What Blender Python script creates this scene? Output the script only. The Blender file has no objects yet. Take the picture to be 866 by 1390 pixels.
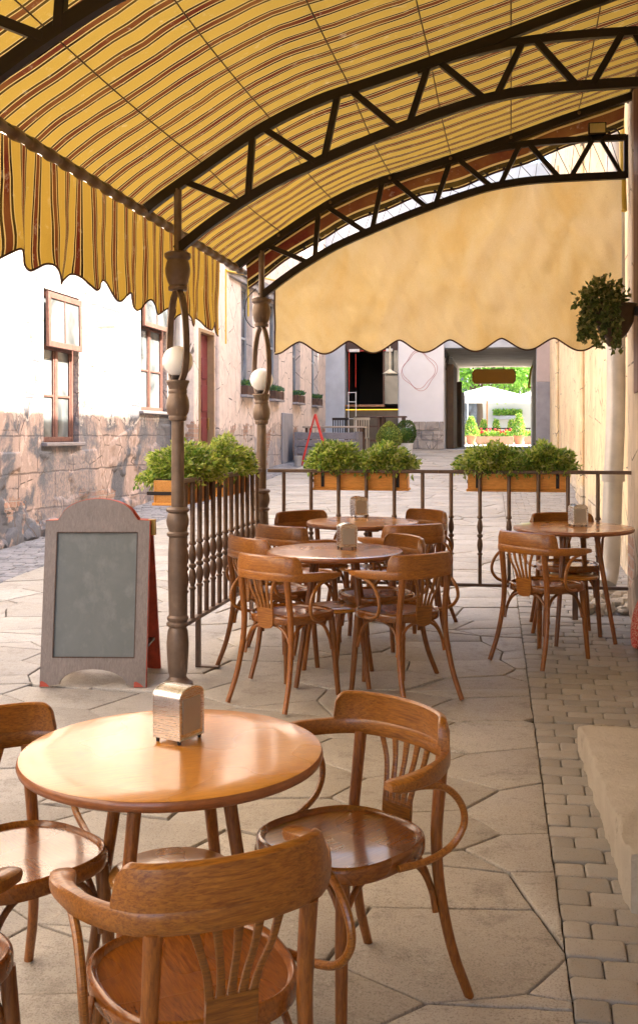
import bpy, math, random
from mathutils import Vector, Matrix, noise as mn
R = random.Random(7)
sc = bpy.context.scene
COL = sc.collection
rad = math.radians
F = 1450.0; CX = 433.0; HY = 590.0; CAMZ = 1.67
YAW = rad(10.17); CY, SY = math.cos(YAW), math.sin(YAW)
SL = 0.045; YF = 28.5

def gz(y):                      # street level: rises gently away, then levels out
    return SL * min(y, YF)
def ray(px, py):
    c = (px - CX) / F
    return Vector((c*CY - SY, c*SY + CY, -(py - HY)/F))
def cam(xc, Z):                 # camera-frame metres to world
    return (xc*CY - Z*SY, xc*SY + Z*CY)
def onY(px, py, Y):
    d = ray(px, py); t = Y/d.y
    return Vector((d.x*t, Y, CAMZ + d.z*t))

# ------------------------------------------------------------------ mesh builder
def catmull(pts, n=6, closed=False):
    P = [Vector(p) for p in pts]; out = []
    m = len(P)
    rng = range(m if closed else m-1)
    for i in rng:
        if closed:
            a, b, c, d = P[i-1], P[i], P[(i+1) % m], P[(i+2) % m]
        else:
            a = P[i-1] if i > 0 else P[0]*2 - P[1]
            b, c = P[i], P[i+1]
            d = P[i+2] if i+2 < m else P[-1]*2 - P[-2]
        for k in range(n):
            t = k/n
            out.append(0.5*((2*b) + (c-a)*t + (2*a-5*b+4*c-d)*t*t + (3*b-a-3*c+d)*t*t*t))
    if not closed: out.append(P[-1])
    return out

class MB:
    def __init__(s): s.v = []; s.f = []; s.m = []; s.uv = None
    def add(s, vs, fs, mi=0):
        o = len(s.v); s.v += [tuple(p) for p in vs]
        for f in fs: s.f.append(tuple(o+i for i in f)); s.m.append(mi)
        return s
    def box(s, x0, x1, y0, y1, z0, z1, mi=0, M=None):
        vs = [Vector((x, y, z)) for z in (z0, z1) for y in (y0, y1) for x in (x0, x1)]
        if M: vs = [M @ p for p in vs]
        return s.add(vs, [(0,2,3,1),(4,5,7,6),(0,1,5,4),(2,6,7,3),(0,4,6,2),(1,3,7,5)], mi)
    def rings(s, rs, caps=True, loop=False, mi=0):
        n = len(rs[0]); vs = [p for r in rs for p in r]; fs = []
        k = len(rs)
        for i in range(k if loop else k-1):
            a, b = i*n, ((i+1) % k)*n
            for j in range(n):
                j2 = (j+1) % n
                fs.append((a+j, a+j2, b+j2, b+j))
        if caps and not loop:
            fs.append(tuple(range(n-1, -1, -1))); fs.append(tuple((k-1)*n+i for i in range(n)))
        return s.add(vs, fs, mi)
    def tube(s, pts, r, n=8, mi=0, loop=False, up=None):
        pts = [Vector(p) for p in pts]; k = len(pts)
        rr = r if isinstance(r, (list, tuple)) else [r]*k
        if len(rr) != k: rr = [rr[0] + (rr[-1]-rr[0])*i/(k-1) for i in range(k)]
        rs = []; prev = None
        for i, p in enumerate(pts):
            if loop: t = pts[(i+1) % k] - pts[i-1]
            else: t = pts[min(i+1, k-1)] - pts[max(i-1, 0)]
            t.normalize()
            if prev is None:
                a = Vector((0,0,1)) if abs(t.z) < .9 else Vector((1,0,0))
                u = t.cross(a).normalized()
            else:
                u = (prev - t*prev.dot(t)).normalized()
            prev = u; w = t.cross(u)
            rs.append([p + (u*math.cos(q) + w*math.sin(q))*rr[i] for q in [2*math.pi*j/n for j in range(n)]])
        return s.rings(rs, loop=loop, mi=mi)
    def sweep(s, pts, sec, caps=True, mi=0):      # sec(i,t) -> [(side, up)...], frame: side horizontal, up = z
        k = len(pts); rs = []
        for i, p in enumerate(pts):
            t = pts[min(i+1, k-1)] - pts[max(i-1, 0)]; t.z = 0; t.normalize()
            sd = Vector((t.y, -t.x, 0))
            rs.append([p + sd*a + Vector((0,0,b)) for a, b in sec(i, i/(k-1))])
        return s.rings(rs, caps=caps, mi=mi)
    def lathe(s, prof, n=24, c=(0,0,0), mi=0, caps=True):
        c = Vector(c)
        return s.rings([[c + Vector((r*math.cos(2*math.pi*j/n), r*math.sin(2*math.pi*j/n), z)) for j in range(n)] for r, z in prof], mi=mi, caps=caps)
    def bar(s, a, b, w, h, mi=0, up=(0,0,1)):
        a, b = Vector(a), Vector(b); t = (b-a).normalized(); u = Vector(up)
        sd = t.cross(u)
        if sd.length < .01: sd = t.cross(Vector((0,1,0)))
        sd.normalize(); u = sd.cross(t)
        q = [(-w/2,-h/2),(w/2,-h/2),(w/2,h/2),(-w/2,h/2)]
        return s.rings([[p + sd*x + u*y for x, y in q] for p in (a, b)], mi=mi)
    def prism(s, poly, h, M, mi=0):               # poly in local xy, extruded 0..h along local z
        n = len(poly)
        vs = [M @ Vector((x, y, 0)) for x, y in poly] + [M @ Vector((x, y, h)) for x, y in poly]
        fs = [tuple(range(n-1,-1,-1)), tuple(range(n, 2*n))] + [(i, (i+1) % n, n+(i+1) % n, n+i) for i in range(n)]
        return s.add(vs, fs, mi)
    def sphere(s, c, r, n=16, m=10, sc=(1,1,1), mi=0):
        rs = []
        for i in range(1, m):
            a = math.pi*i/m
            rs.append([Vector(c) + Vector((r*sc[0]*math.sin(a)*math.cos(2*math.pi*j/n), r*sc[1]*math.sin(a)*math.sin(2*math.pi*j/n), -r*sc[2]*math.cos(a))) for j in range(n)])
        return s.rings(rs, mi=mi)
    def build(s, name, mats, parent=None, bevel=0, smooth=35, seg=2):
        me = bpy.data.meshes.new(name)
        me.from_pydata(s.v, [], s.f); 
        if not isinstance(mats, (list, tuple)): mats = [mats]
        for m in mats: me.materials.append(m)
        if len(mats) > 1: me.polygons.foreach_set('material_index', s.m)
        if s.uv:
            ul = me.uv_layers.new(name='UVMap')
            for l in me.loops: ul.data[l.index].uv = s.uv[l.vertex_index]
        if smooth:
            me.shade_smooth()
            if smooth < 180: me.set_sharp_from_angle(angle=rad(smooth))
        me.update()
        o = bpy.data.objects.new(name, me); COL.objects.link(o)
        if parent: o.parent = parent
        if bevel:
            b = o.modifiers.new('Bevel', 'BEVEL'); b.width = bevel; b.segments = seg; b.limit_method = 'ANGLE'; b.angle_limit = rad(40)
        return o

def tag(o, label=None, cat=None, group=None, kind=None):
    if label: o['label'] = label
    if cat: o['category'] = cat
    if group: o['group'] = group
    if kind: o['kind'] = kind
    return o
def thing(name, label, cat, loc=(0,0,0), rz=0, group=None, tilt=False):
    o = bpy.data.objects.new(name, None); COL.objects.link(o)
    o.empty_display_size = .1
    o.location = loc
    o.rotation_euler = (Matrix.Rotation(math.atan(SL), 3, 'X') @ Matrix.Rotation(rz, 3, 'Z')).to_euler() if tilt else (0,0,rz)
    return tag(o, label, cat, group)
def kids(o): return [c for c in bpy.data.objects if c.parent == o]
def copy_tree(o, parent=None):
    ch = KID.get(o.name)
    if ch is None: ch = KID[o.name] = kids(o)
    c = o.copy(); COL.objects.link(c); c.parent = parent; c.matrix_parent_inverse = o.matrix_parent_inverse.copy()
    for x in ch: copy_tree(x, c)
    return c
KID = {}
def place(proto, first, loc, rz, label, group=None, tilt=True):
    o = proto if first else copy_tree(proto)
    o.location = loc
    o.rotation_euler = (Matrix.Rotation(math.atan(SL*.3), 3, 'X') @ Matrix.Rotation(rz, 3, 'Z')).to_euler() if tilt else (0,0,rz)
    o['label'] = label
    if group: o['group'] = group
    return o

# ------------------------------------------------------------------ materials
class NT:
    def __init__(s, name):
        s.mat = bpy.data.materials.new(name); s.mat.use_nodes = True
        s.t = s.mat.node_tree; s.n = s.t.nodes; s.b = s.n['Principled BSDF']; s.out = s.n['Material Output']
    def new(s, ty, **k):
        x = s.n.new(ty)
        for a, b in k.items(): setattr(x, a, b)
        return x
    def link(s, a, b): s.t.links.new(a, b)
    def put(s, sock, v):
        if isinstance(v, bpy.types.NodeSocket): s.link(v, sock)
        elif isinstance(v, (tuple, list)) and len(v) == 3 and sock.type == 'RGBA': sock.default_value = (*v, 1)
        else: sock.default_value = v
    def coord(s, k='Object', scale=None, rot=None, loc=None):
        o = s.new('ShaderNodeTexCoord').outputs[k]
        if scale or rot or loc:
            m = s.new('ShaderNodeMapping'); s.link(o, m.inputs[0])
            if scale: m.inputs['Scale'].default_value = scale
            if rot: m.inputs['Rotation'].default_value = rot
            if loc: m.inputs['Location'].default_value = loc
            o = m.outputs[0]
        return o
    def noise(s, v, scale=5, detail=5, rough=.55, dist=0):
        x = s.new('ShaderNodeTexNoise'); s.link(v, x.inputs['Vector'])
        x.inputs['Scale'].default_value = scale; x.inputs['Detail'].default_value = detail
        x.inputs['Roughness'].default_value = rough; x.inputs['Distortion'].default_value = dist
        return x.outputs['Fac']
    def voro(s, v, scale=5, feature='F1', out='Distance'):
        x = s.new('ShaderNodeTexVoronoi', feature=feature); s.link(v, x.inputs['Vector']); x.inputs['Scale'].default_value = scale
        return x.outputs[out]
    def ramp(s, fac, stops, interp='LINEAR'):
        x = s.new('ShaderNodeValToRGB'); s.put(x.inputs[0], fac); cr = x.color_ramp; cr.interpolation = interp
        while len(cr.elements) < len(stops): cr.elements.new(.5)
        for e, (p, c) in zip(cr.elements, stops):
            e.position = p; e.color = (*c, 1) if isinstance(c, (tuple, list)) else (c, c, c, 1)
        return x.outputs[0]
    def step(s, fac, a, b): return s.ramp(fac, [(a, 0.0), (b, 1.0)])
    def mix(s, fac, a, b, mode='MIX'):
        x = s.new('ShaderNodeMix', data_type='RGBA', blend_type=mode)
        s.put(x.inputs[0], fac); s.put(x.inputs[6], a); s.put(x.inputs[7], b)
        return x.outputs[2]
    def math(s, op, a, b=0.0, c=None):
        x = s.new('ShaderNodeMath', operation=op); s.put(x.inputs[0], a); s.put(x.inputs[1], b)
        if c is not None: s.put(x.inputs[2], c)
        return x.outputs[0]
    def sep(s, v):
        x = s.new('ShaderNodeSeparateXYZ'); s.link(v, x.inputs[0]); return x.outputs
    def comb(s, a, b, c=0.0):
        x = s.new('ShaderNodeCombineXYZ'); s.put(x.inputs[0], a); s.put(x.inputs[1], b); s.put(x.inputs[2], c); return x.outputs[0]
    def bump(s, h, strength=.3, dist=.02):
        x = s.new('ShaderNodeBump'); s.put(x.inputs['Height'], h); x.inputs['Strength'].default_value = strength; x.inputs['Distance'].default_value = dist
        s.link(x.outputs[0], s.b.inputs['Normal']); return x.outputs[0]
    def set(s, **k):
        for a, v in k.items():
            s.put(s.b.inputs[a.replace('_', ' ')], v)
        return s
    def rnd(s): return s.new('ShaderNodeObjectInfo').outputs['Random']

def simple(name, c, rough=.5, metal=0, var=.15, scale=8, bump=0, bscale=60, emit=None, spec=None):
    t = NT(name); v = t.coord()
    n = t.noise(v, scale, 6)
    d = tuple(x*(1-var) for x in c); l = tuple(min(1, x*(1+var)) for x in c)
    t.set(Base_Color=t.ramp(n, [(.3, d), (.7, l)]), Roughness=t.ramp(n, [(.3, max(0, rough-.07)), (.7, min(1, rough+.07))]), Metallic=metal)
    if bump: t.bump(t.noise(v, bscale, 4), bump, .005)
    if emit: t.set(Emission_Color=c, Emission_Strength=emit)
    if spec is not None: t.b.inputs['Specular IOR Level'].default_value = spec
    return t.mat

def wood(name, dark, light, scale, rough=.28, coat=.5, wear=None):
    t = NT(name); v = t.coord('Object', scale=scale); v0 = t.coord()
    n1 = t.noise(v, 6, 5, .6, .8); n2 = t.noise(v0, 3.5, 3)
    m = tuple((a+b)/2 for a, b in zip(dark, light))
    c = t.ramp(n1, [(.32, dark), (.5, m), (.68, light)])
    c = t.mix(t.ramp(n2, [(.35, .0), (.75, .28)]), c, tuple(x*.7 for x in dark))
    hv = t.new('ShaderNodeHueSaturation'); t.link(c, hv.inputs['Color'])
    t.put(hv.inputs['Value'], t.math('MULTIPLY_ADD', t.rnd(), .5, .76))
    c = hv.outputs[0]
    sc_ = t.noise(t.coord('Object', scale=tuple(x*3 for x in scale)), 5, 3, .7)
    c = t.mix(t.ramp(sc_, [(.60, 0.0), (.74, .30)]), c, tuple(min(1, x*1.8) for x in light))
    pat = t.noise(v0, 6, 7, .72)
    c = t.mix(t.ramp(pat, [(.55, 0.0), (.72, .38)]), c, tuple(x*.45 for x in dark))
    if wear:
        w = t.noise(v0, 22, 6, .7)
        c = t.mix(t.step(w, .66, .72), c, wear)
    t.set(Base_Color=c, Roughness=t.ramp(t.noise(v0, 2.5, 2), [(.3, rough-.04), (.7, rough+.13)]), Coat_Weight=coat, Coat_Roughness=.10)
    t.bump(t.noise(v, 10, 2), .035, .001)
    return t.mat

W_RAIL = wood('varnished_wood_rail', (.165,.048,.006), (.40,.155,.018), (2.5,26,34), rough=.34, coat=.35)
W_LEG  = wood('varnished_wood_leg', (.15,.042,.006), (.33,.115,.014), (30,30,3), rough=.36, coat=.3)
W_SEAT = wood('varnished_wood_seat', (.14,.040,.006), (.31,.105,.013), (26,2.5,20), rough=.24, coat=.6)
W_TOP  = wood('varnished_table_top', (.38,.145,.016), (.54,.235,.030), (3,30,20), rough=.24, coat=.45)
W_EDGE = wood('table_edge_wood', (.18,.055,.014), (.32,.11,.03), (4,4,30), rough=.3)
W_BOX  = wood('planter_orange_wood', (.60,.25,.035), (.85,.40,.08), (2.5,24,30), rough=.5, coat=.1)
W_OLD  = wood('old_window_wood', (.10,.045,.035), (.22,.10,.075), (8,8,3), rough=.6, coat=0, wear=(.35,.3,.27))
W_DARKF= wood('dark_furniture_wood', (.05,.025,.015), (.13,.06,.035), (20,20,3), rough=.5, coat=.1)
W_GREYP= wood('weathered_grey_planks', (.12,.11,.12), (.24,.23,.25), (3,10,30), rough=.8, coat=0)
W_FRAME= wood('sandwich_board_wood', (.20,.158,.135), (.29,.238,.208), (20,20,3), rough=.55, coat=.1, wear=(.30,.18,.14))
M_RED = simple('red_painted_edge', (.42,.055,.02), .5, var=.35, scale=18)
M_CHALK = None
def chalk():
    t = NT('chalkboard_slate'); v = t.coord()
    n = t.noise(v, 3.5, 8, .65, .6); n2 = t.noise(t.coord('Object', scale=(1.5,1,1)), 7, 7, .65)
    c = t.ramp(n, [(.3, (.135,.15,.145)), (.5, (.155,.17,.165)), (.72, (.185,.20,.195))])
    c = t.mix(t.step(n2, .5, .9), c, (.26,.27,.26))
    t.set(Base_Color=c, Roughness=.75); t.bump(n2, .05, .001); return t.mat
M_CHALK = chalk()
def post_paint(name, c):
    t = NT(name); v = t.coord()
    n = t.noise(v, 14, 6, .6); s2 = t.noise(t.coord('Object', scale=(1,1,.15)), 30, 4)
    c2 = t.ramp(n, [(.3, tuple(x*.7 for x in c)), (.6, c), (.8, tuple(min(1, x*1.35) for x in c))])
    c2 = t.mix(t.step(s2, .62, .78), c2, tuple(x*1.7 for x in c))
    t.set(Base_Color=c2, Roughness=.42, Metallic=.25); t.bump(t.noise(v, 90, 3), .12, .002); return t.mat
M_POST = post_paint('brown_painted_iron', (.185,.128,.092))
M_RAIL = post_paint('brown_railing_iron', (.165,.105,.072))
M_TRUSS = post_paint('dark_brown_steel', (.014,.0065,.0045))
M_CHROME = None
def chrome():
    t = NT('brushed_steel'); v = t.coord('Object', scale=(3,3,120)); n = t.noise(v, 8, 3); n2 = t.noise(t.coord(), 25, 5)
    t.set(Base_Color=t.ramp(n2, [(.3, (.70,.70,.69)), (.8, (.76,.76,.76))]), Metallic=1.0, Roughness=t.ramp(n, [(.3,.25), (.7,.29)])); t.bump(n, .004, .001); return t.mat
M_CHROME = chrome()
M_NAPKIN = simple('dispenser_grey_plate', (.44,.42,.38), .4, metal=.4, var=.1)
M_BLACK = simple('black_rubber', (.02,.02,.02), .6)
M_GLOBE = None
def globe():
    t = NT('opal_glass'); t.set(Base_Color=(.93,.92,.90), Roughness=.22, Subsurface_Weight=.5, Subsurface_Radius=(.05,.05,.05), Coat_Weight=.4); return t.mat
M_GLOBE = globe()

def stripes(name):
    t = NT(name); uv = t.new('ShaderNodeUVMap').outputs[0]; sp = t.sep(uv)
    wob = t.noise(t.comb(sp[0], sp[1], 0.0), 1.7, 2)
    u = t.math('FRACT', t.math('DIVIDE', sp[0], .166))
    Y1, Y2 = (.40,.265,.045), (.53,.39,.145); D = (.008,.006,.004); RD = (.095,.018,.010)
    c = t.ramp(u, [(0, Y1), (.39, Y2), (.415, D), (.51, Y2), (.545, RD), (.745, Y2), (.78, D), (.875, Y2), (.90, Y1)], 'CONSTANT')
    n = t.noise(t.coord(), 2.2, 6, .6); n2 = t.noise(t.coord(), 14, 5, .7)
    c = t.mix(t.ramp(n, [(.35, 0.0), (.75, .45)]), c, t.mix(.55, c, (.50,.31,.06)), 'MIX')
    c = t.mix(t.step(n2, .60, .85), c, t.mix(.35, c, (.9,.8,.55)))
    weave = t.noise(t.coord('Object', scale=(1,1,1)), 420, 2)
    c = t.mix(t.ramp(weave, [(.35, 0.0), (.7, .22)]), c, (.25,.16,.05), 'MULTIPLY')
    dif = t.new('ShaderNodeBsdfDiffuse'); tr = t.new('ShaderNodeBsdfTranslucent'); ms = t.new('ShaderNodeMixShader')
    t.link(c, dif.inputs[0]); t.link(c, tr.inputs[0]); ms.inputs[0].default_value = .52
    t.link(dif.outputs[0], ms.inputs[1]); t.link(tr.outputs[0], ms.inputs[2]); t.link(ms.outputs[0], t.out.inputs[0])
    b = t.new('ShaderNodeBump'); t.link(t.noise(t.coord(), 9, 4), b.inputs['Height']); b.inputs['Strength'].default_value = .25; b.inputs['Distance'].default_value = .02
    t.link(b.outputs[0], dif.inputs['Normal'])
    return t.mat
M_STRIPE = stripes('striped_awning_canvas')
def plain_canvas():
    t = NT('cream_canvas'); v = t.coord()
    n = t.noise(t.coord('Object', scale=(1,1,.55), rot=(0,.5,0)), 2.6, 5, .6, .6); n2 = t.noise(v, 7, 8, .7)
    c = t.ramp(n, [(.30, (.82,.66,.38)), (.5, (.81,.63,.31)), (.66, (.79,.57,.23)), (.82, (.80,.60,.28))])
    c = t.mix(t.step(n2, .62, .8), c, (.62,.42,.2))
    wv_ = t.noise(t.coord('Object', scale=(1,1,1)), 320, 2); c = t.mix(t.ramp(wv_, [(.35, 0.0), (.7, .25)]), c, (.4,.28,.12), 'MULTIPLY')

    dif = t.new('ShaderNodeBsdfDiffuse'); tr = t.new('ShaderNodeBsdfTranslucent'); ms = t.new('ShaderNodeMixShader')
    t.link(c, dif.inputs[0]); t.link(c, tr.inputs[0]); ms.inputs[0].default_value = .6
    t.link(dif.outputs[0], ms.inputs[1]); t.link(tr.outputs[0], ms.inputs[2]); t.link(ms.outputs[0], t.out.inputs[0])
    b = t.new('ShaderNodeBump'); t.link(t.noise(v, 14, 4), b.inputs['Height']); b.inputs['Strength'].default_value = .2; b.inputs['Distance'].default_value = .01
    t.link(b.outputs[0], dif.inputs['Normal'])
    return t.mat
M_CREAM = plain_canvas()
M_HEM = simple('dark_brown_hem', (.07,.025,.012), .8)

def slab_mat():
    t = NT('paving_slab_stone'); v = t.coord()
    at = t.new('ShaderNodeAttribute', attribute_name='tint').outputs['Fac']
    n = t.noise(v, 1.6, 7, .6); n2 = t.noise(v, 22, 8, .7); n3 = t.noise(v, 160, 4)
    c = t.ramp(at, [(0, (.39,.357,.307)), (.5, (.47,.435,.38)), (1, (.55,.515,.46))])
    c = t.mix(t.ramp(n, [(.3, 0.0), (.75, .45)]), c, (.26,.225,.18))
    c = t.mix(t.step(n2, .54, .8), c, (.42,.37,.31))
    c = t.mix(t.ramp(t.noise(v, 5, 8, .78), [(.53, 0.0), (.68, .65)]), c, (.16,.135,.10))
    c = t.mix(t.ramp(t.noise(t.coord('Object', loc=(7,3,1)), .55, 5, .6), [(.42, 0.0), (.66, .28)]), c, (.19,.165,.13))
    c = t.mix(t.ramp(n3, [(.50, 0.0), (.72, .75)]), c, (.15,.125,.10))
    c = t.mix(t.ramp(t.noise(t.coord('Object', loc=(2,8,4)), 55, 6, .8), [(.56, 0.0), (.70, .6)]), c, (.56,.53,.48))
    c = t.mix(t.ramp(t.noise(t.coord('Object', loc=(5,1,2), scale=(1,2.2,1)), 11, 8, .8), [(.56, 0.0), (.66, .5)]), c, (.13,.11,.085))
    t.set(Base_Color=c, Roughness=t.ramp(n2, [(.3, .48), (.8, .72)]))
    t.bump(t.math('ADD', t.math('MULTIPLY', n2, .6), t.math('MULTIPLY', n3, .5)), .6, .009); return t.mat
M_SLAB = slab_mat()
def paver_mat():
    t = NT('concrete_paver'); v = t.coord()
    at = t.new('ShaderNodeAttribute', attribute_name='tint').outputs['Fac']
    n2 = t.noise(v, 30, 8, .7); n3 = t.noise(v, 220, 4)
    c = t.ramp(at, [(0, (.27,.247,.212)), (.5, (.315,.288,.248)), (1, (.36,.33,.287))])
    c = t.mix(t.step(n2, .5, .8), c, (.30,.25,.20)); c = t.mix(t.step(n3, .58, .8), c, (.09,.07,.055))
    t.set(Base_Color=c, Roughness=.72); t.bump(t.math('ADD', n2, n3), .45, .005); return t.mat
M_PAVER = paver_mat()
def dirt():
    t = NT('joint_sand'); v = t.coord(); n = t.noise(v, 12, 8, .7)
    c = t.ramp(n, [(.3, (.045,.034,.024)), (.55, (.085,.065,.045)), (.75, (.13,.105,.075))])
    c = t.mix(t.step(t.noise(v, 1.8, 4), .6, .7), c, (.05,.065,.02))
    t.set(Base_Color=c, Roughness=.95); t.bump(t.noise(v, 80, 5), .6, .01); return t.mat
M_DIRT = dirt()

def wall_mat(name, top, stone, grey, zline, axis='YZ', brickz=None, peel=.55, topvar=None, st_amt=.55, bands=(), crack=True):
    """aged render: smooth coat, patches down to stone blocks or brick, stains"""
    t = NT(name); v = t.coord(); sp = t.sep(v)
    uvv = t.comb(sp[1] if axis == 'YZ' else sp[0], sp[2], 0.0)
    z = sp[2]
    n1 = t.noise(v, 1.3, 8, .62, .4); n2 = t.noise(v, 5, 9, .68, .3); n3 = t.noise(v, 24, 8, .7); nf = t.noise(v, 110, 4)
    coat = t.ramp(n2, [(.3, tuple(x*.78 for x in top)), (.5, top), (.75, tuple(min(1, x*1.12) for x in top))])
    if topvar: coat = t.mix(t.step(t.noise(v, .9, 7, .6), .48, .6), coat, topvar)
    b = t.new('ShaderNodeTexBrick'); wv = t.new('ShaderNodeVectorMath', operation='ADD'); t.link(uvv, wv.inputs[0])
    wob = t.noise(v, 3, 3); t.link(t.comb(t.math('MULTIPLY', wob, .06), t.math('MULTIPLY', wob, .05)), wv.inputs[1]); t.link(wv.outputs[0], b.inputs['Vector'])
    for k, val in (('Scale', 1.0), ('Brick Width', .95), ('Row Height', .42), ('Mortar Size', .012), ('Mortar Smooth', .3)): b.inputs[k].default_value = val
    b.inputs['Color1'].default_value = (*stone, 1); b.inputs['Color2'].default_value = (*[x*.86 for x in stone], 1); b.inputs['Mortar'].default_value = (*[x*.32 for x in stone], 1)
    st = t.mix(t.ramp(n3, [(.35, 0.0), (.7, .5)]), b.outputs[0], tuple(x*.72 for x in stone))
    st = t.mix(t.step(n2, .55, .63), st, tuple(min(1, x*1.25) for x in stone))
    st = t.mix(t.step(n1, .50, .56), st, t.ramp(n3, [(.3, tuple(x*.7 for x in grey)), (.6, grey), (.8, tuple(x*1.9 for x in grey))]))
    zz = t.math('ADD', z, t.math('MULTIPLY', t.math('SUBTRACT', n1, .5), 2.2))
    low = t.step(zz, zline+.08, zline-.02) if False else t.math('LESS_THAN', zz, zline)
    peelm = t.math('MAXIMUM', low, t.step(n1, peel+.08, peel+.1))
    c = t.mix(peelm, coat, st)
    # small brick where the render has fallen
    bb = t.new('ShaderNodeTexBrick'); t.link(wv.outputs[0], bb.inputs['Vector'])
    for k, val in (('Scale', 1.0), ('Brick Width', .25), ('Row Height', .075), ('Mortar Size', .008), ('Mortar Smooth', .2)): bb.inputs[k].default_value = val
    bb.inputs['Color1'].default_value = (.36,.15,.085,1); bb.inputs['Color2'].default_value = (.42,.23,.15,1); bb.inputs['Mortar'].default_value = (.34,.30,.26,1)
    nb = t.noise(t.coord('Object', loc=(3,5,9)), 1.1, 5, .5)
    bz = brickz if brickz else 1.2
    bmask = t.math('MULTIPLY', t.step(nb, .56, .575), t.math('LESS_THAN', t.math('ADD', z, t.math('MULTIPLY', n2, .5)), bz))
    c = t.mix(bmask, c, t.mix(t.ramp(n3, [(.4, .1), (.7, .8)]), bb.outputs[0], (.42,.35,.30)))
    crack = t.voro(t.noise(v, 2, 3) and v, 1.7, 'DISTANCE_TO_EDGE')
    cm = t.math('MULTIPLY', t.math('LESS_THAN', crack, .012), t.step(n2, .45, .55))
    if crack: c = t.mix(cm, c, tuple(x*.25 for x in stone))
    stain = t.noise(t.coord('Object', scale=(1,1,.12)), 7, 6, .7)
    c = t.mix(t.ramp(stain, [(.52, 0.0), (.8, st_amt)]), c, tuple(x*.55 for x in grey))
    for bc, bw in bands:
        dm = t.math('ADD', t.math('ABSOLUTE', t.math('SUBTRACT', sp[1], bc)), t.math('MULTIPLY', t.math('SUBTRACT', n2, .5), 1.3))
        mk = t.math('MULTIPLY', t.math('LESS_THAN', dm, bw), t.step(n3, .30, .62))
        c = t.mix(t.math('MULTIPLY', mk, .85), c, t.ramp(nf, [(.35, tuple(x*.75 for x in grey)), (.7, tuple(x*1.5 for x in grey))]))
    t.set(Base_Color=c, Roughness=.88)
    h = t.math('ADD', t.math('MULTIPLY', peelm, -.5), t.math('ADD', t.math('MULTIPLY', n3, .35), t.math('MULTIPLY', nf, .12)))
    h = t.math('ADD', h, t.math('MULTIPLY', b.outputs['Fac'], t.math('MULTIPLY', peelm, -.5)))
    h = t.math('ADD', h, t.math('MULTIPLY', bmask, t.math('MULTIPLY_ADD', bb.outputs['Fac'], -.4, -.5)))
    t.bump(h, .8, .03)
    return t.mat
M_LEFT = wall_mat('peeling_plaster', (.60,.52,.45), (.50,.37,.31), (.15,.15,.165), 1.95, peel=.50, bands=((12.25,.75),(15.6,.8),(9.2,.3)))
M_PINK = wall_mat('pink_render', (.74,.62,.56), (.58,.49,.44), (.40,.38,.40), 1.75, brickz=2.1, peel=.62)
M_OCHRE = wall_mat('ochre_render', (.80,.66,.42), (.70,.60,.46), (.50,.38,.24), .9, brickz=.6, peel=.70, topvar=(.72,.53,.32), st_amt=.0, crack=False)
M_NEARW = wall_mat('cream_render', (.56,.45,.33), (.50,.41,.31), (.30,.23,.17), .9, peel=.62)
M_STONE = wall_mat('rough_stone_blocks', (.45,.40,.36), (.44,.39,.35), (.26,.23,.22), 9, axis='XZ', brickz=1.6)
M_GREYW = simple('grey_wall_render', (.30,.29,.31), .9, var=.18, scale=3, bump=.3)
M_BLUEW = simple('blue_grey_render', (.52,.56,.62), .9, var=.1, scale=3, bump=.2)
M_WHITEW = simple('white_wall_render', (.74,.74,.76), .85, var=.05, scale=2, bump=.2)
M_PINKUP = simple('pink_upper_render', (.52,.42,.39), .9, var=.12, scale=2, bump=.2)
M_TUN = simple('tunnel_render', (.34,.30,.25), .9, var=.25, scale=1.5, bump=.3)
M_TUND = simple('tunnel_brown_wood', (.12,.07,.035), .7, var=.3, scale=3)
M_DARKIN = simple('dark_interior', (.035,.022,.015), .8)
M_PIPE = simple('galvanised_pipe', (.46,.44,.42), .45, metal=.3, var=.18, scale=5, bump=.1)
M_YPIPE = simple('yellow_gas_pipe', (.62,.42,.04), .45)
M_MAROON = simple('maroon_door_paint', (.16,.028,.035), .45, var=.15, scale=6, bump=.1)
M_TERRA = simple('terracotta', (.42,.17,.09), .8)
M_WHITEP = simple('white_pot', (.72,.72,.70), .5)
M_STEP = None
def stepm():
    t = NT('worn_step_stone'); v = t.coord(); n = t.noise(v, 3, 8, .65); n2 = t.noise(v, 40, 8, .75)
    c = t.ramp(n, [(.3, (.44,.38,.30)), (.55, (.54,.48,.39)), (.8, (.62,.57,.49))])
    c = t.mix(t.step(t.noise(v, 9, 8, .8), .57, .68), c, (.28,.23,.165)); c = t.mix(t.step(n2, .6, .75), c, (.52,.46,.38))
    t.set(Base_Color=c, Roughness=.8); t.bump(t.math('ADD', n, n2), 1.0, .018); return t.mat
M_STEP = stepm()
def glass(name, tint=(.55,.6,.6)):
    t = NT(name); v = t.coord(); n = t.noise(v, 1.6, 3, .5, .8)
    t.set(Base_Color=t.ramp(n, [(.35, tuple(x*.25 for x in tint)), (.6, tint), (.75, tuple(min(1, x*1.35) for x in tint))]), Roughness=.08, Specular_IOR_Level=.9)
    return t.mat
M_PANE = glass('old_window_glass', (.24,.27,.28)); M_PANED = glass('dark_window_glass', (.16,.18,.22))
M_YLED = simple('yellow_shelf_light', (.9,.50,.05), .5, emit=.35)
M_REDL = simple('red_lacquer', (.62,.03,.02), .4, emit=None)
M_SIGN = simple('orange_sign_board', (.50,.22,.015), .5, var=.15, scale=1.4)
M_SIGNB = simple('sign_border_brown', (.36,.12,.02), .5)
M_UMB = simple('white_umbrella_canvas', (.82,.82,.82), .8, var=.03)
M_POLE = simple('umbrella_wood_pole', (.45,.22,.09), .6)
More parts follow.
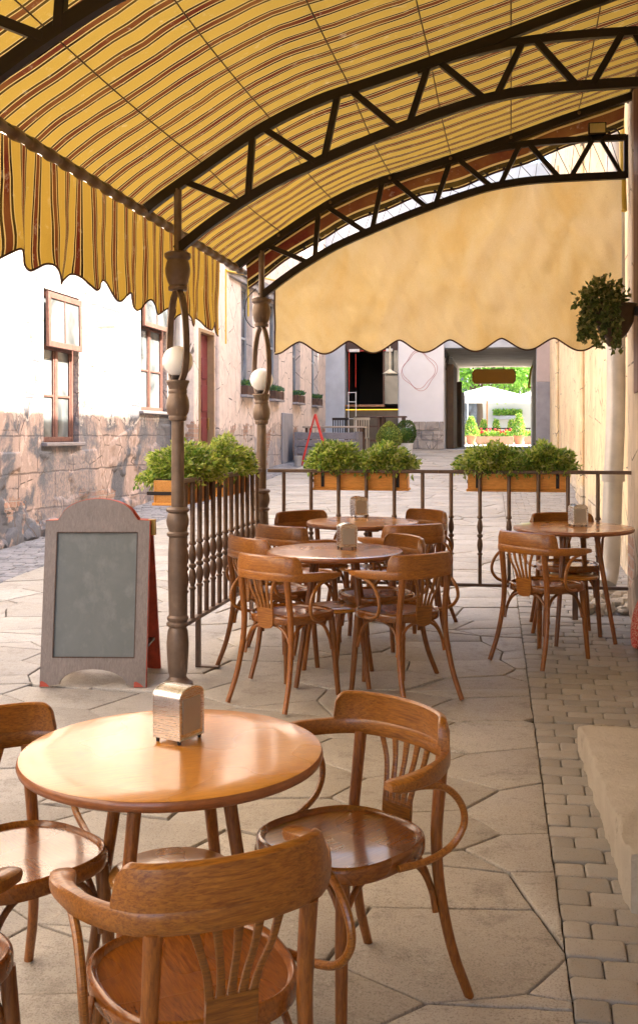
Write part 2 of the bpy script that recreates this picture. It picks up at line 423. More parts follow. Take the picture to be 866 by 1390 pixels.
def leaf(name, c, tr=.35, rough=.45):
    t = NT(name); n = t.noise(t.coord(), 30, 3)
    col = t.ramp(n, [(.3, tuple(x*.6 for x in c)), (.7, tuple(min(1, x*1.3) for x in c))])
    t.set(Base_Color=col, Roughness=rough)
    tl = t.new('ShaderNodeBsdfTranslucent'); t.link(col, tl.inputs[0]); ms = t.new('ShaderNodeMixShader'); ms.inputs[0].default_value = tr
    t.link(t.b.outputs[0], ms.inputs[1]); t.link(tl.outputs[0], ms.inputs[2]); t.link(ms.outputs[0], t.out.inputs[0]); return t.mat
L1 = leaf('leaf_green', (.25,.38,.045)); L2 = leaf('leaf_yellow_green', (.52,.60,.12)); L3 = leaf('leaf_deep_green', (.12,.24,.035)); L4 = leaf('leaf_pale_edge', (.58,.60,.26))
LB = leaf('boxwood_leaf', (.17,.20,.03)); LB2 = leaf('boxwood_dark_leaf', (.05,.14,.025)); LI = leaf('ivy_leaf', (.14,.19,.05)); LI2 = leaf('ivy_light_leaf', (.34,.34,.14))
LT = leaf('tree_leaf_bright', (.26,.48,.07), .55); LT2 = leaf('tree_leaf_mid', (.16,.36,.05), .5)
M_FLR = simple('red_petals', (.65,.03,.02), .6); M_STEM = simple('plant_stem', (.10,.09,.03), .8); M_BARK = simple('bark', (.09,.06,.04), .9, bump=.6)
M_SOIL = simple('potting_soil', (.04,.028,.018), .95)

# ------------------------------------------------------------------ foliage
def leaves(mb, pts, size, asp=.42, nmat=1, droop=.3, jitter=.6, weights=None):
    for p, nrm in pts:
        nrm = Vector(nrm); d = Vector((R.gauss(0,1), R.gauss(0,1), R.gauss(0,1)))*jitter + nrm
        d.z -= droop; d.normalize()
        w = d.cross(Vector((R.gauss(0,1), R.gauss(0,1), R.gauss(0,1)))).normalized()
        up = w.cross(d)
        L = size*R.uniform(.6, 1.25); W = L*asp*.5
        p = Vector(p)
        a, b, c, e, m = p, p + d*L*.45 + w*W - up*W*.1, p + d*L - up*L*.12, p + d*L*.45 - w*W - up*W*.1, p + d*L*.5 + up*W*.35
        mi = R.choices(range(nmat), weights)[0] if nmat > 1 else 0
        mb.add([a, b, c, e, m], [(0,1,4), (1,2,4), (2,3,4), (3,0,4)], mi)
def dome_pts(c, rx, ry, rz, n, thick=.4, low=-.25, lump=.18, seed=0):
    out = []
    while len(out) < n:
        d = Vector((R.gauss(0,1), R.gauss(0,1), R.gauss(0,1))).normalized()
        if d.z < low: continue
        k = 1 + lump*2*(mn.noise(d*2.3 + Vector((seed*3.1, seed, 0))))
        f = (1 - thick*R.random()**1.7)*k
        out.append((Vector(c) + Vector((d.x*rx*f, d.y*ry*f, d.z*rz*f)), d))
    return out

# ------------------------------------------------------------------ ground
X0L, XLINE = -4.35, lambda y: .165 - (y-3)*.021
def strip(name, x0, x1, y0, y1, mat, dz=0.0, step=.5):
    m = MB(); ys = []
    y = y0
    while y < y1: ys.append(y); y += step
    ys.append(y1)
    if y0 < YF < y1: ys.append(YF); ys.sort()
    vs = []
    for y in ys: vs += [(x0, y, gz(y)+dz), (x1, y, gz(y)+dz)]
    m.add(vs, [(2*i, 2*i+1, 2*i+3, 2*i+2) for i in range(len(ys)-1)])
    return m.build(name, mat, smooth=0)
tag(strip('ground', -60, 60, -30, 160, M_DIRT, -.03, 5), kind='structure')

def clip(poly, a, b, c):       # keep a*x+b*y<=c
    out = []
    for i in range(len(poly)):
        p, q = poly[i], poly[(i+1) % len(poly)]
        dp, dq = a*p[0]+b*p[1]-c, a*q[0]+b*q[1]-c
        if dp <= 0: out.append(p)
        if dp*dq < 0:
            t = dp/(dp-dq); out.append((p[0]+(q[0]-p[0])*t, p[1]+(q[1]-p[1])*t))
    return out
def inset(poly, g):
    n = len(poly); out = poly
    for i in range(n):
        p, q = poly[i], poly[(i+1) % n]; ex, ey = q[0]-p[0], q[1]-p[1]; L = math.hypot(ex, ey)
        if L < 1e-5: continue
        a, b = ey/L, -ex/L; c = a*p[0]+b*p[1]-g
        out = clip(out, a, b, c)
        if len(out) < 3: return []
    return out
def area(p): return .5*sum(p[i][0]*p[(i+1)%len(p)][1]-p[(i+1)%len(p)][0]*p[i][1] for i in range(len(p)))
def stones(name, polys, mat, gap, bev, dep=.02, zj=.002, dz=0.0, irr=0):
    vs, fs, tint = [], [], []
    for P in polys:
        if len(P) < 3: continue
        if area(P) < 0: P = P[::-1]
        A = inset(P, gap)
        if len(A) < 3 or area(A) < .002: continue
        # merge near duplicates
        A = [p for i, p in enumerate(A) if math.hypot(p[0]-A[i-1][0], p[1]-A[i-1][1]) > .004]
        if len(A) < 3: continue
        if irr:
            B = []
            for i, p in enumerate(A):
                q = A[(i+1) % len(A)]; kk = max(1, int(math.hypot(q[0]-p[0], q[1]-p[1])/.05)) if p[1] < 9 else 1
                for jj in range(kk): B.append((p[0]+(q[0]-p[0])*jj/kk, p[1]+(q[1]-p[1])*jj/kk))
            A = B
        cx = sum(p[0] for p in A)/len(A); cy = sum(p[1] for p in A)/len(A)
        h = R.uniform(-zj, zj); tx, ty = R.uniform(-zj, zj), R.uniform(-zj, zj); tn = R.random()
        o = len(vs); n = len(A)
        lv = [(0, -dep), (0, -bev*.7), (bev*.35, -bev*.2), (bev, 0)]
        for s, zz in lv:
            for p in A:
                dx, dy = p[0]-cx, p[1]-cy; L = math.hypot(dx, dy) or 1; k = max(0, 1 - s*1.25/L)
                x, y = cx+dx*k, cy+dy*k
                if irr: q = mn.noise(Vector((p[0]*13, p[1]*13, 1)))*irr; x += q; y += mn.noise(Vector((p[0]*13, p[1]*13, 7)))*irr
                vs.append((x, y, gz(y)+dz+zz+h+tx*(x-cx)+ty*(y-cy)))
        for r in range(3):
            for i in range(n):
                fs.append((o+r*n+i, o+r*n+(i+1)%n, o+(r+1)*n+(i+1)%n, o+(r+1)*n+i))
        fs.append(tuple(o+3*n+i for i in range(n)))
        tint += [tn]*(4*n)
    me = bpy.data.meshes.new(name); me.from_pydata(vs, [], fs); me.materials.append(mat)
    at = me.attributes.new('tint', 'FLOAT', 'POINT'); at.data.foreach_set('value', tint)
    me.shade_smooth(); me.set_sharp_from_angle(angle=rad(50)); me.update()
    o = bpy.data.objects.new(name, me); COL.objects.link(o); return tag(o, kind='structure')
def hexes():
    W, H = .56, .42; out = []; jit = {}
    ang = rad(13); ca, sa = math.cos(ang), math.sin(ang)
    def V(i, j):               # lattice vertex shared by neighbours
        k = (i, j)
        if k not in jit: jit[k] = (R.uniform(-.10,.10), R.uniform(-.075,.075))
        return jit[k]
    pts = lambda x, y: (x*ca - y*sa, x*sa + y*ca)
    for a in range(-24, 26):
        for b in range(-12, 90):
            cx = a*W; cy = b*H + (H/2 if a % 2 else 0)
            P = []
            for k, (ux, uy) in enumerate(((.64,0),(.36,.5),(-.36,.5),(-.64,0),(-.36,-.5),(.36,-.5))):
                x, y = cx+ux*W, cy+uy*H
                key = (round((x)/(W*.04)), round(y/(H*.25)))
                j = V(*key); P.append(pts(x+j[0], y+j[1]))
            mx = sum(p[0] for p in P)/6; my = sum(p[1] for p in P)/6
            if mx < -7 or mx > 2.5 or my < -1 or my > 30: continue
            q_ = R.random()
            if q_ < .12:      # a slab cut in two
                out.append([P[0], P[1], P[2], P[3]]); out.append([P[3], P[4], P[5], P[0]])
            elif q_ < .26: out.append([P[0], P[1], P[2]]) ; out.append([P[0], P[2], P[3], P[4], P[5]])
            elif q_ < .34: out.append([P[1], P[2], P[3], P[4]]) ; out.append([P[4], P[5], P[0], P[1]])
            else: out.append(P)
    res = []
    for P in out:
        P = clip(P, -1, 0, -X0L)
        if len(P) > 2: P = clip(P, 1, .021, .165+.063)
        if len(P) > 2: P = clip(P, 0, 1, YF)
        if len(P) > 2: P = clip(P, 0, -1, 0)
        if len(P) > 2: res.append(P)
    return res
stones('paving_slabs', hexes(), M_SLAB, .0045, .005, zj=.004, irr=.004)
def pavers():
    out = []; y = -.2; r = 0
    while y < YF:
        h = R.uniform(.098, .112); x = XLINE(y) - .003; xe = 1.1
        r += 1; off = (.0 if r % 2 else -.085)
        xs = [x]; w = .18+off + R.uniform(-.012,.012)
        while xs[-1] < xe: xs.append(xs[-1]+w); w = R.uniform(.165,.195)
        for i in range(len(xs)-1):
            x0, x1 = xs[i], xs[i+1]; c = .011; j = lambda: R.uniform(-.004,.004)
            out.append([(x0+c, y+j()), (x1-c, y+j()), (x1, y+c), (x1, y+h-c), (x1-c, y+h+j()), (x0+c, y+h+j()), (x0, y+h-c), (x0, y+c)])
        y += h
    return out
stones('cobbled_strip', pavers(), M_PAVER, .0015, .007, zj=.004, irr=.003)
def setts():
    out = []; y = 2
    r = 0
    while y < 28.4:
        h = R.uniform(.09,.11); r += 1
        x = -5.6 + (.07 if r % 2 else 0)
        while x < X0L-.02:
            w = R.uniform(.11,.16); x1 = min(x+w, X0L)
            out.append([(x, y), (x1, y), (x1, y+h), (x, y+h)]); x += w
        y += h
    return out
M_SETT = None
def settm():
    t = NT('grey_setts'); v = t.coord(); at = t.new('ShaderNodeAttribute', attribute_name='tint').outputs['Fac']
    c = t.ramp(at, [(0, (.15,.145,.15)), (1, (.27,.26,.265))]); n = t.noise(v, 40, 6)
    c = t.mix(t.step(n, .5, .8), c, (.34,.32,.31)); t.set(Base_Color=c, Roughness=.8); t.bump(n, .4, .006); return t.mat
stones('sett_gutter', setts(), settm(), .005, .01, zj=.004)
M_PLAZA = simple('plaza_paving', (.48,.46,.43), .8, var=.12, scale=2, bump=.2)
tag(strip('plaza_pavement', -30, 30, YF+.02, 90, M_PLAZA, -.005, 10), kind='structure')

# ------------------------------------------------------------------ chairs
def make_chair():
    root = thing('bentwood_armchair', 'x', 'chair')
    hw = .265
    U = catmull([(hw-.012,.085,.682),(hw+.004,.0,.682),(hw-.012,-.10,.682),(.185,-.205,.684),(.095,-.245,.686),(0,-.257,.686),
                 (-.095,-.245,.686),(-.185,-.205,.684),(-hw+.012,-.10,.682),(-hw-.004,.0,.682),(-hw+.012,.085,.682)], 5)
    K = len(U)
    def sec(i, t):
        e = min(t, 1-t)*2; k = max(0, 1 - e/.34)           # 1 at arm tip
        w = .013 + .014*min(1, k*1.6); h = .024 - .010*min(1, k*1.4)
        if e < .03: w *= .72; h *= .75
        dz = -.004*k
        q = []
        for j in range(12):
            a = 2*math.pi*j/12; ca, sa = math.cos(a), math.sin(a)
            q.append((math.copysign(abs(ca)**.55, ca)*w, math.copysign(abs(sa)**.55, sa)*h+dz))
        return q
    MB().sweep(U, sec).build('armrest', W_RAIL, root)
    # crest: taller curved board on the rail, between the arms
    i0 = int(K*.27); seg = catmull([tuple(p) for p in U[i0:K-i0:2]], 9)
    def csec(i, t):
        e = min(t, 1-t)*2; q_ = min(1, e/.12); h = .082*(.35 + .65*math.sqrt(max(0, 1-(1-q_)**2))); lean = -.010
        if e < .004: h = .02
        z0 = .022
        w = .011
        return [(w, z0), (w+.0, z0+h*.5), (w*.8+lean*.7, z0+h*.93), (w*.2+lean, z0+h), (-w*.4+lean, z0+h), (-w+lean*.8, z0+h*.93), (-w, z0+h*.5), (-w, z0)]
    # orient so that 'lean' is outward
    MB().sweep(seg, lambda i, t: [(-a, b) for a, b in csec(i, t)][::-1]).build('backrest', W_RAIL, root)
    # seat
    def outline(k, n=48):
        P = []
        for j in range(n):
            a = 2*math.pi*j/n; c, s = math.cos(a), math.sin(a)
            x = math.copysign(abs(c)**.72, c)*.208*k; y = math.copysign(abs(s)**.76, s)*.208*k
            x *= 1 + .07*(y/.2)
            P.append((x, y+.0))
        return P
    rs = []
    for k, z in ((.90,.425),(.985,.427),(1.0,.435),(1.0,.458),(.985,.467),(.955,.470),(.925,.466),(.90,.457),(.80,.455),(.5,.449),(.2,.447)):
        rs.append([Vector((x, y, z)) for x, y in outline(k)])
    MB().rings(rs).build('seat', W_SEAT, root, smooth=50)
    # legs
    for s in (-1, 1):
        pts = catmull([(s*.158,-.222,.668),(s*.158,-.208,.56),(s*.160,-.196,.45),(s*.166,-.202,.32),(s*.180,-.235,.15),(s*.196,-.290,.0)], 4)
        k = len(pts)
        MB().tube(pts, [.0185 - .0050*i/(k-1) for i in range(k)], 12).build('leg', W_LEG, root)
        pts = [(s*.160,.150,.430),(s*.166,.160,.30),(s*.176,.172,.12),(s*.183,.180,.0)]
        MB().tube(catmull(pts, 3), [.0190, .0138], 12).build('leg', W_LEG, root)
    # splat
    m = MB()
    xs = (-.088,-.044,0,.044,.088)
    for i, x in enumerate(xs):
        f = abs(x)/.088
        P = catmull([(x, -.251+.010*f*f, .668), (x*.80, -.240, .61), (x*.60, -.222, .555), (x*.50, -.208, .500)], 4)
        rr = []
        for q, p in enumerate(P):
            t = q/(len(P)-1); w = .0085*(1-.25*math.sin(math.pi*t)) + .001; h = .0045
            rr.append([p + Vector((w*sx, h*sy, 0)) for sx, sy in ((-1,-.6),(-.7,-1),(.7,-1),(1,-.6),(1,.6),(.7,1),(-.7,1),(-1,.6))])
        m.rings(rr)
    pl = [(-.053,.512),(-.054,.47),(-.050,.425),(-.036,.408),(0,.402),(.036,.408),(.050,.425),(.054,.47),(.053,.512)]
    Mx = Matrix(((1,0,0,0),(0,0,-1,0),(0,1,0,0),(0,0,0,1)))
    n = len(pl); vs = []
    for dy in (0, .010):
        for x, z in pl: vs.append((x, -.2145 + dy - (z-.42)*.06 + (x*x)*1.2, z))
    m.add(vs, [tuple(range(n)), tuple(range(2*n-1, n-1, -1))] + [(i, n+i, n+(i+1)%n, (i+1)%n) for i in range(n)])
    m.build('splat', W_RAIL, root)
    # arm loops
    for s in (-1, 1):
        P = catmull([(s*.256,.045,.662),(s*.264,-.04,.656),(s*.270,-.115,.632),(s*.275,-.165,.580),(s*.274,-.175,.525),(s*.262,-.140,.475),(s*.243,-.07,.450),(s*.216,.01,.443)], 5)
        MB().tube(P, .0095, 10).build('armrest_support', W_RAIL, root)
    # bent braces under the seat, leg to leg
    fl = [Vector((s*.166,.160,0)) for s in (-1,1)]; rl = [Vector((s*.166,-.200,0)) for s in (-1,1)]
    def brace(a, b, inx, iny):
        ctr = (a+b)/2; d = (b-a)
        P = []
        for t, z in ((.0,.255),(.045,.315),(.14,.375),(.28,.410),(.5,.421),(.72,.410),(.86,.375),(.955,.315),(1.0,.255)):
            p = a + d*t; bow = math.sin(math.pi*t)
            P.append((p.x + inx*(1+bow*.6), p.y + iny*(1+bow*.6), z))
        MB().tube(catmull(P, 3), .0088, 8).build('brace', W_LEG, root)
    brace(fl[0], fl[1], 0, -.016); brace(rl[0], rl[1], 0, .014)
    brace(rl[0], fl[0], .014, 0); brace(rl[1], fl[1], -.014, 0)
    return root
chair0 = make_chair()
GF = 'bentwood armchairs around the café tables'
CH = [  # xc, Z, facing angle in camera frame, label
 (.065,2.88,222,'bentwood armchair right of the foreground table, facing it, its whole seat in view'),
 (-.257,2.23,116,'nearest bentwood armchair, seen from behind, pushed up to the foreground table'),
 (-.785,2.79,315,'bentwood armchair left of the foreground table with light mirrored on its glossy seat'),
 (-.885,2.26,60,'bentwood armchair mostly cut off by the lower left corner of the photo'),
 (-.15,5.77,52,'bentwood armchair with its back to us, left of the pair before the middle table'),
 (.43,5.80,126,'bentwood armchair with its back to us, right of the pair before the middle table'),
 (-.26,6.42,34,'bentwood armchair left of the middle table, half hidden, beside the side railing'),
 (.34,6.27,205,'bentwood armchair right behind the middle table, its seat seen under the tabletop edge'),
 (.54,7.00,111,'bentwood armchair with its slatted back to us, right and in front of rear table'),
 (.62,7.56,215,'bentwood armchair at the far right of the rear table, close to the front railing'),
 (-.03,7.50,302,'bentwood armchair at the far left of the rear table by the corner post'),
 (-.12,6.96,50,'bentwood armchair at the left front of the rear table, mostly hidden by nearer chairs'),
 (1.385,6.545,41,'bentwood armchair with its back to us before the table by the right wall'),
 (1.68,7.25,268,'bentwood armchair behind the table by the right wall, facing us'),
]
for i, (xc, Z, a, lab) in enumerate(CH):
    x, y = cam(xc, Z)
    place(chair0, i == 0, (x, y, gz(y)), rad(a) + YAW - math.pi/2, lab, GF)

# ------------------------------------------------------------------ tables
def make_table():
    root = thing('round_table', 'x', 'table')
    Rr = .388
    m = MB(); m.lathe([(.05,.7405),(.30,.741),(Rr-.012,.741),(Rr-.004,.7395)], 72); m.v[0:0] = []
    m.build('tabletop', W_TOP, root, smooth=40)
    e = MB(); e.lathe([(Rr-.05,.712),(Rr-.010,.7125),(Rr-.002,.717),(Rr+.001,.726),(Rr-.001,.735),(Rr-.004,.7393),(Rr-.012,.7398),(.10,.7398)], 72)
    e.build('table_edge', W_EDGE, root, smooth=50)
    MB().box(-.20,.20,-.025,.025,.685,.713).box(-.025,.025,-.20,-.0255,.685,.713).box(-.025,.025,.0255,.20,.685,.713).build('underframe', W_LEG, root, bevel=.004)
    for k in range(4):
        a = rad(45+90*k); d = Vector((math.cos(a), math.sin(a), 0))
        P = [d*.155 + Vector((0,0,.712)), d*.185 + Vector((0,0,.54)), d*.232 + Vector((0,0,.28)), d*.285]
        MB().tube(catmull(P, 3), [.0185, .0135], 14).build('leg', W_LEG, root)
    MB().lathe([(.05,.405),(.155,.405),(.163,.411),(.163,.419),(.155,.424),(.05,.4235)], 40).build('shelf', W_TOP, root, smooth=50)
    return root
tab0 = make_table()
TB = [(-.376,2.765,30,'large foreground round table with glossy orange top carrying a corner-on napkin holder'),
      (.0925,6.10,5,'middle round table, nearer of the two tables by the railing corner'),
      (.302,7.40,35,'rear round table close to the front railing, behind the middle table'),
      (1.67,7.03,20,'round varnished table by the right wall, in front of the downpipe')]
TP = []
for i, (xc, Z, a, lab) in enumerate(TB):
    x, y = cam(xc, Z); TP.append((x, y))
    place(tab0, i == 0, (x, y, gz(y)), rad(a), lab, 'round café tables')

# napkin dispensers
def make_disp():
    root = thing('napkin_dispenser', 'x', 'napkin holder')
    w, d = .050, .044
    def ring(y, k=1.0, top=0):
        P = [(-w*k,.012),(-w*k,.060),(-w*k,.118)]
        P += [(-w*k*math.cos(a), .118 + top + .027*k*math.sin(a)**.8) for a in [rad(15*j) for j in range(1, 12)]]
        P += [(w*k,.118),(w*k,.060),(w*k,.012)]
        return [Vector((x, y, z)) for x, z in P]
    MB().rings([ring(-d+.0), ring(-d+.004), ring(d-.004), ring(d)], caps=False).add(ring(-d+.001) , [tuple(range(17))]).add(ring(d-.001), [tuple(range(16,-1,-1))]).build('casing', M_CHROME, root, smooth=30)
    for s in (-1, 1):
        rim = [Vector((p.x*.985, s*d, p.z)) for p in ring(0)]
        MB().tube(rim, .0022, 6, loop=True).build('rim', M_CHROME, root)
        MB().box(-.037,.037, s*d-.0012 if s<0 else s*d-.001, s*d+.001 if s<0 else s*d+.0012, .026,.116).build('face_plate', M_NAPKIN, root, bevel=.001)
    m = MB()
    for x in (-.042,.042):
        for y in (-.036,.036): m.lathe([(.0045,0),(.006,.013)], 8, (x, y, 0))
    m.build('feet', M_BLACK, root)
    return root
d0 = make_disp()
DS = [(0, (243,1003), 58, 'steel napkin holder on the foreground table, seen corner on'),
      (1, (471,744), 12, 'steel napkin holder on the nearer table of the middle group'),
      (2, (487,701), 20, 'steel napkin holder on the rear table beside the front railing'),
      (3, (784,714), 8, 'steel napkin holder on the table by the right wall')]
for i, (t, (px, py), a, lab) in enumerate(DS):
    d = ray(px, py); S_ = SL*.3; zt_ = gz(TP[t][1]) + .7415 - S_*TP[t][1]; t_ = (CAMZ - zt_)/(-d.z + S_*d.y); p = Vector((0,0,CAMZ)) + d*t_
    place(d0, i == 0, p, rad(a)+YAW, lab, 'napkin holders on the tables')

# ------------------------------------------------------------------ posts with globe lamps
PX = -1.84; Y0, Y1, Y2 = 3.25, 5.77, 7.82
def make_post(Y, label):
    g = gz(Y); root = thing('awning_post', label, 'post', (PX, Y, g), 0, 'cast iron posts of the awning')
    d = lambda z: z - g
    base = [(.085,0),(.085,.02),(.066,.03)]
    b0 = .03; z1 = .60 - g
    prof = base + [(.052,.045),(.047,.055),(.054,.08),(.061,.08+(z1-.08)*.4),(.0625,.08+(z1-.08)*.62),(.056,z1-.03),(.048,z1-.012),(.062,z1),(.064,z1+.012),(.052,z1+.022),(.060,z1+.035),(.061,z1+.045),(.050,z1+.058),
            (.051,d(.70)),(.055,d(.85)),(.054,d(1.0)),(.050,d(1.08)),(.049,d(1.095)),(.061,d(1.105)),(.062,d(1.118)),(.050,d(1.128)),(.052,d(1.135)),(.062,d(1.165)),(.064,d(1.19)),(.056,d(1.225)),(.052,d(1.232)),(.065,d(1.24)),(.066,d(1.252)),(.055,d(1.262)),(.036,d(1.266)),
            (.036,d(1.5)),(.035,d(1.745)),(.048,d(1.75)),(.052,d(1.768)),(.050,d(1.776)),(.061,d(1.795)),(.066,d(1.83)),(.062,d(1.865)),(.050,d(1.90)),(.053,d(1.908)),(.053,d(1.918)),(.050,d(1.925)),(.060,d(1.955)),(.066,d(1.966)),(.065,d(1.975)),(.02,d(1.978))]
    MB().lathe(prof, 32).build('column', M_POST, root, smooth=30)
    up = [(.03,2.478),(.052,2.48),(.054,2.50),(.046,2.508),(.056,2.525),(.068,2.565),(.071,2.60),(.064,2.635),(.058,2.65),(.074,2.665),(.076,2.685),(.062,2.695),(.022,2.70),(.022,2.90),(.022,3.05)]
    MB().lathe([(r, d(z)) for r, z in up], 28).build('upper_column', M_POST, root, smooth=30)
    # oval hoop made of two flat bars
    th = rad(133); c, s = math.cos(th), math.sin(th)
    for sg in (-1, 1):
        P = catmull([(sg*.018*c, sg*.018*s, d(2.482)), (sg*.058*c, sg*.058*s, d(2.43)), (sg*.092*c, sg*.092*s, d(2.33)), (sg*.108*c, sg*.108*s, d(2.20)), (sg*.107*c, sg*.107*s, d(2.10)), (sg*.088*c, sg*.088*s, d(2.02)), (sg*.050*c, sg*.050*s, d(1.972))], 5)
        rs = []; K = len(P)
        for i, p in enumerate(P):
            t = (P[min(i+1,K-1)]-P[max(i-1,0)]).normalized(); w = Vector((-s, c, 0)); nn = t.cross(w)
            rs.append([p + w*a + nn*b for a, b in ((-.018,-.007),(.018,-.007),(.018,.007),(-.018,.007))])
        MB().rings(rs).build('hoop', M_POST, root, smooth=30)
    cup = MB().lathe([(.030,d(1.978)),(.034,d(1.985)),(.034,d(2.002)),(.028,d(2.006))], 20).build('lamp_socket', M_TRUSS, root)
    MB().sphere((0,0,d(2.082)), .086, 36, 20).build('lamp_globe', M_GLOBE, root, smooth=180)
    if Y > 7:
        MB().tube(catmull([(-.03,-.05,d(2.76)),(-.10,-.06,d(2.68)),(-.115,-.05,d(2.56)),(-.08,-.04,d(2.49)),(-.05,-.02,d(2.47))],5), .004, 6).build('cable', M_TRUSS, root)
    return root
make_post(Y1, 'brown iron post with hoop and white globe lamp between chalkboard and side railing')
make_post(Y2, 'brown cast iron post with white globe lamp at the corner of the two railings')
make_post(Y0, 'brown cast iron awning post outside the left edge of the view')

# ------------------------------------------------------------------ railings
def baluster(m, x, y, zb, zt, s=1.0, turned=.42):
    h = zt-zb; r = .0135*s
    prof = [(r*.95, zb)]
    zc = zb + h*turned
    prof += [(r*.95, zc-.17), (r*1.35, zc-.165), (r*1.35, zc-.155), (r*.8, zc-.148), (r*1.25, zc-.125), (r*1.5, zc-.095), (r*1.2, zc-.06), (r*.75, zc-.045), (r*1.45, zc-.035), (r*1.45, zc-.022), (r*.75, zc-.012), (r*1.3, zc+.01),
             (r*1.5, zc+.035), (r*1.15, zc+.075), (r*.75, zc+.092), (r*1.4, zc+.098), (r*1.4, zc+.11), (r*1.0, zc+.118), (r*1.0, zt)]
    m.lathe(prof, 12, (x, y, 0))
ZT, ZB = 1.392, .582
rl = thing('side_railing', 'brown iron railing with turned balusters running between the two lamp posts', 'railing', (PX, Y1, gz(Y1)))
def loc(o, root):                       # child mesh given in world coordinates
    o.matrix_parent_inverse = Matrix.Translation(-Vector(root.location)) ; return o
loc(MB().box(PX-.022,PX+.022,Y1+.045,Y2-.06,ZT,ZT+.026).build('top_rail', M_RAIL, rl, bevel=.004), rl)
loc(MB().box(PX-.018,PX+.018,Y1+.055,Y2-.055,ZB-.012,ZB+.010).build('bottom_rail', M_RAIL, rl, bevel=.003), rl)
for k in range(13):
    m = MB(); baluster(m, PX, Y1+.135+k*.1475, ZB+.009, ZT+.001, 1.15)
    loc(m.build('baluster', M_RAIL, rl, smooth=40), rl)
for y in (6.17, 7.5):
    loc(MB().box(PX-.012,PX+.012,y-.02,y+.02,gz(y)-.01,ZB-.011).box(PX-.012,PX+.13,y-.02,y+.02,gz(y)+.001,gz(y)+.012).build('foot', M_RAIL, rl), rl)
fr = thing('front_railing', 'brown iron railing across the terrace end, from corner post to right wall', 'railing', (PX, Y2, gz(Y2)))
loc(MB().box(PX+.05,.835,Y2-.02,Y2+.02,ZT-.004,ZT+.022).build('top_rail', M_RAIL, fr, bevel=.004), fr)
loc(MB().box(PX+.055,.815,Y2-.017,Y2+.017,ZB-.012,ZB+.010).build('bottom_rail', M_RAIL, fr, bevel=.003), fr)
for k in range(12):
    m = MB(); baluster(m, -1.67+.207*k, Y2, ZB+.009, ZT-.003, 1.05, .47)
    loc(m.build('baluster', M_RAIL, fr, smooth=40), fr)
for x in (-.7, .45):
    loc(MB().box(x-.02,x+.02,Y2-.011,Y2+.011,gz(Y2)-.01,ZB-.011).build('foot', M_RAIL, fr), fr)

# planter boxes on the railings
def planter(cx, cy, L, along, label, brackets=True):
    z0, z1 = 1.262, 1.402; W = .085
    root = thing('planter_box', label, 'planter', (cx, cy, z0), 0 if along == 'X' else math.pi/2, 'orange wooden planter boxes on the railings')
    t = .014; h = z1-z0; a = L/2
    m = MB()
    m.box(-a,a,-W,-W+t,.012,h).box(-a,a,W-t,W,.012,h).box(-a,-a+t,-W+t,W-t,.012,h).box(a-t,a,-W+t,W-t,.012,h)
    m.build('box', W_BOX, root, bevel=.003)
    MB().box(-a-.01,a+.01,-W-.008,W+.008,-.006,.0115).build('base_board', W_BOX, root, bevel=.003)
    MB().box(-a+t,a-t,-W+t,W-t,.02,h-.02).build('soil', M_SOIL, root)
    for x in (-a*.80, a*.80):
        MB().box(x-.012,x+.012,-W-.006,-W-.001,.02,h-.004).box(x-.012,x+.012,-W-.001,W+.006,h+.001,h+.006).build('bracket', M_TRUSS, root)
    if along == 'Y':   # iron band round the near end
        pass
    MB().box(-a-.005,-a-.001,-W-.006,W+.04,.055,.075).build('band', M_TRUSS, root)
    return root
BUSHG = 'leafy green plants in the railing planters'
def bush(x, y, z, rx, ry, rz, n, label, seed, size=.038):
    root = thing('leafy_plant', label, 'plant', (x, y, z), 0, BUSHG)
    m = MB()
    leaves(m, dome_pts((0,0,.0), rx, ry, rz, int(n*2.1), .5, -.10, .22, seed), size, .46, 4, .30, .60, [4,5,1.6,1.6])
    # hanging fringe
    fr_ = [(Vector((R.uniform(-rx,rx)*.95, -ry*R.uniform(.7,1.05) if R.random() < .7 else ry*R.uniform(.7,1.0), R.uniform(-.05,.04))), Vector((0,-.4,-.5))) for _ in range(n//16)]
    leaves(m, fr_, size, .42, 4, .4, .5, [4,3,3,1])
    m.build('foliage', [L1, L2, L3, L4], root, smooth=0)
    s = MB()
    for _ in range(14):
        a = R.uniform(0, 6.28); k = R.uniform(.3,.8)
        s.tube([(R.uniform(-.3,.3)*rx, R.uniform(-.02,.02), -.03), (rx*k*math.cos(a)*.6, ry*k*math.sin(a)*.6, rz*.4), (rx*k*math.cos(a), ry*k*math.sin(a), rz*.75)], .003, 5)
    s.build('stems', M_STEM, root)
PLY = Y2+.115
planter(-1.10, PLY, .70, 'X', 'orange wooden planter box on the front railing, left one, in front of the red easel')
planter(.045, PLY, .71, 'X', 'orange wooden planter box on the front railing, right one, below the archway')
planter(-1.965, 6.30, .66, 'Y', 'orange wooden planter box on the side railing, nearer the chalkboard')
planter(-1.965, 7.22, .66, 'Y', 'orange wooden planter box on the side railing, nearer the corner post')
bush(-1.30, PLY, 1.43, .20, .15, .165, 1900, 'round leafy plant in the left half of the left front planter', 1)
bush(-.93, PLY, 1.42, .23, .15, .155, 2000, 'round leafy plant in the right half of the left front planter', 2)
bush(-.13, PLY, 1.41, .24, .16, .175, 2200, 'bushy green plant in the left half of the right front planter', 3)
bush(.235, PLY, 1.42, .21, .15, .170, 2000, 'bushy green plant in the right half of the right front planter', 4)
bush(-1.98, 6.33, 1.41, .21, .33, .185, 2800, 'large leafy plant spilling over the side planter behind the lamp post', 5)
bush(-1.97, 7.22, 1.42, .195, .31, .195, 2700, 'bright leafy plant in the side planter next to the corner post', 6)

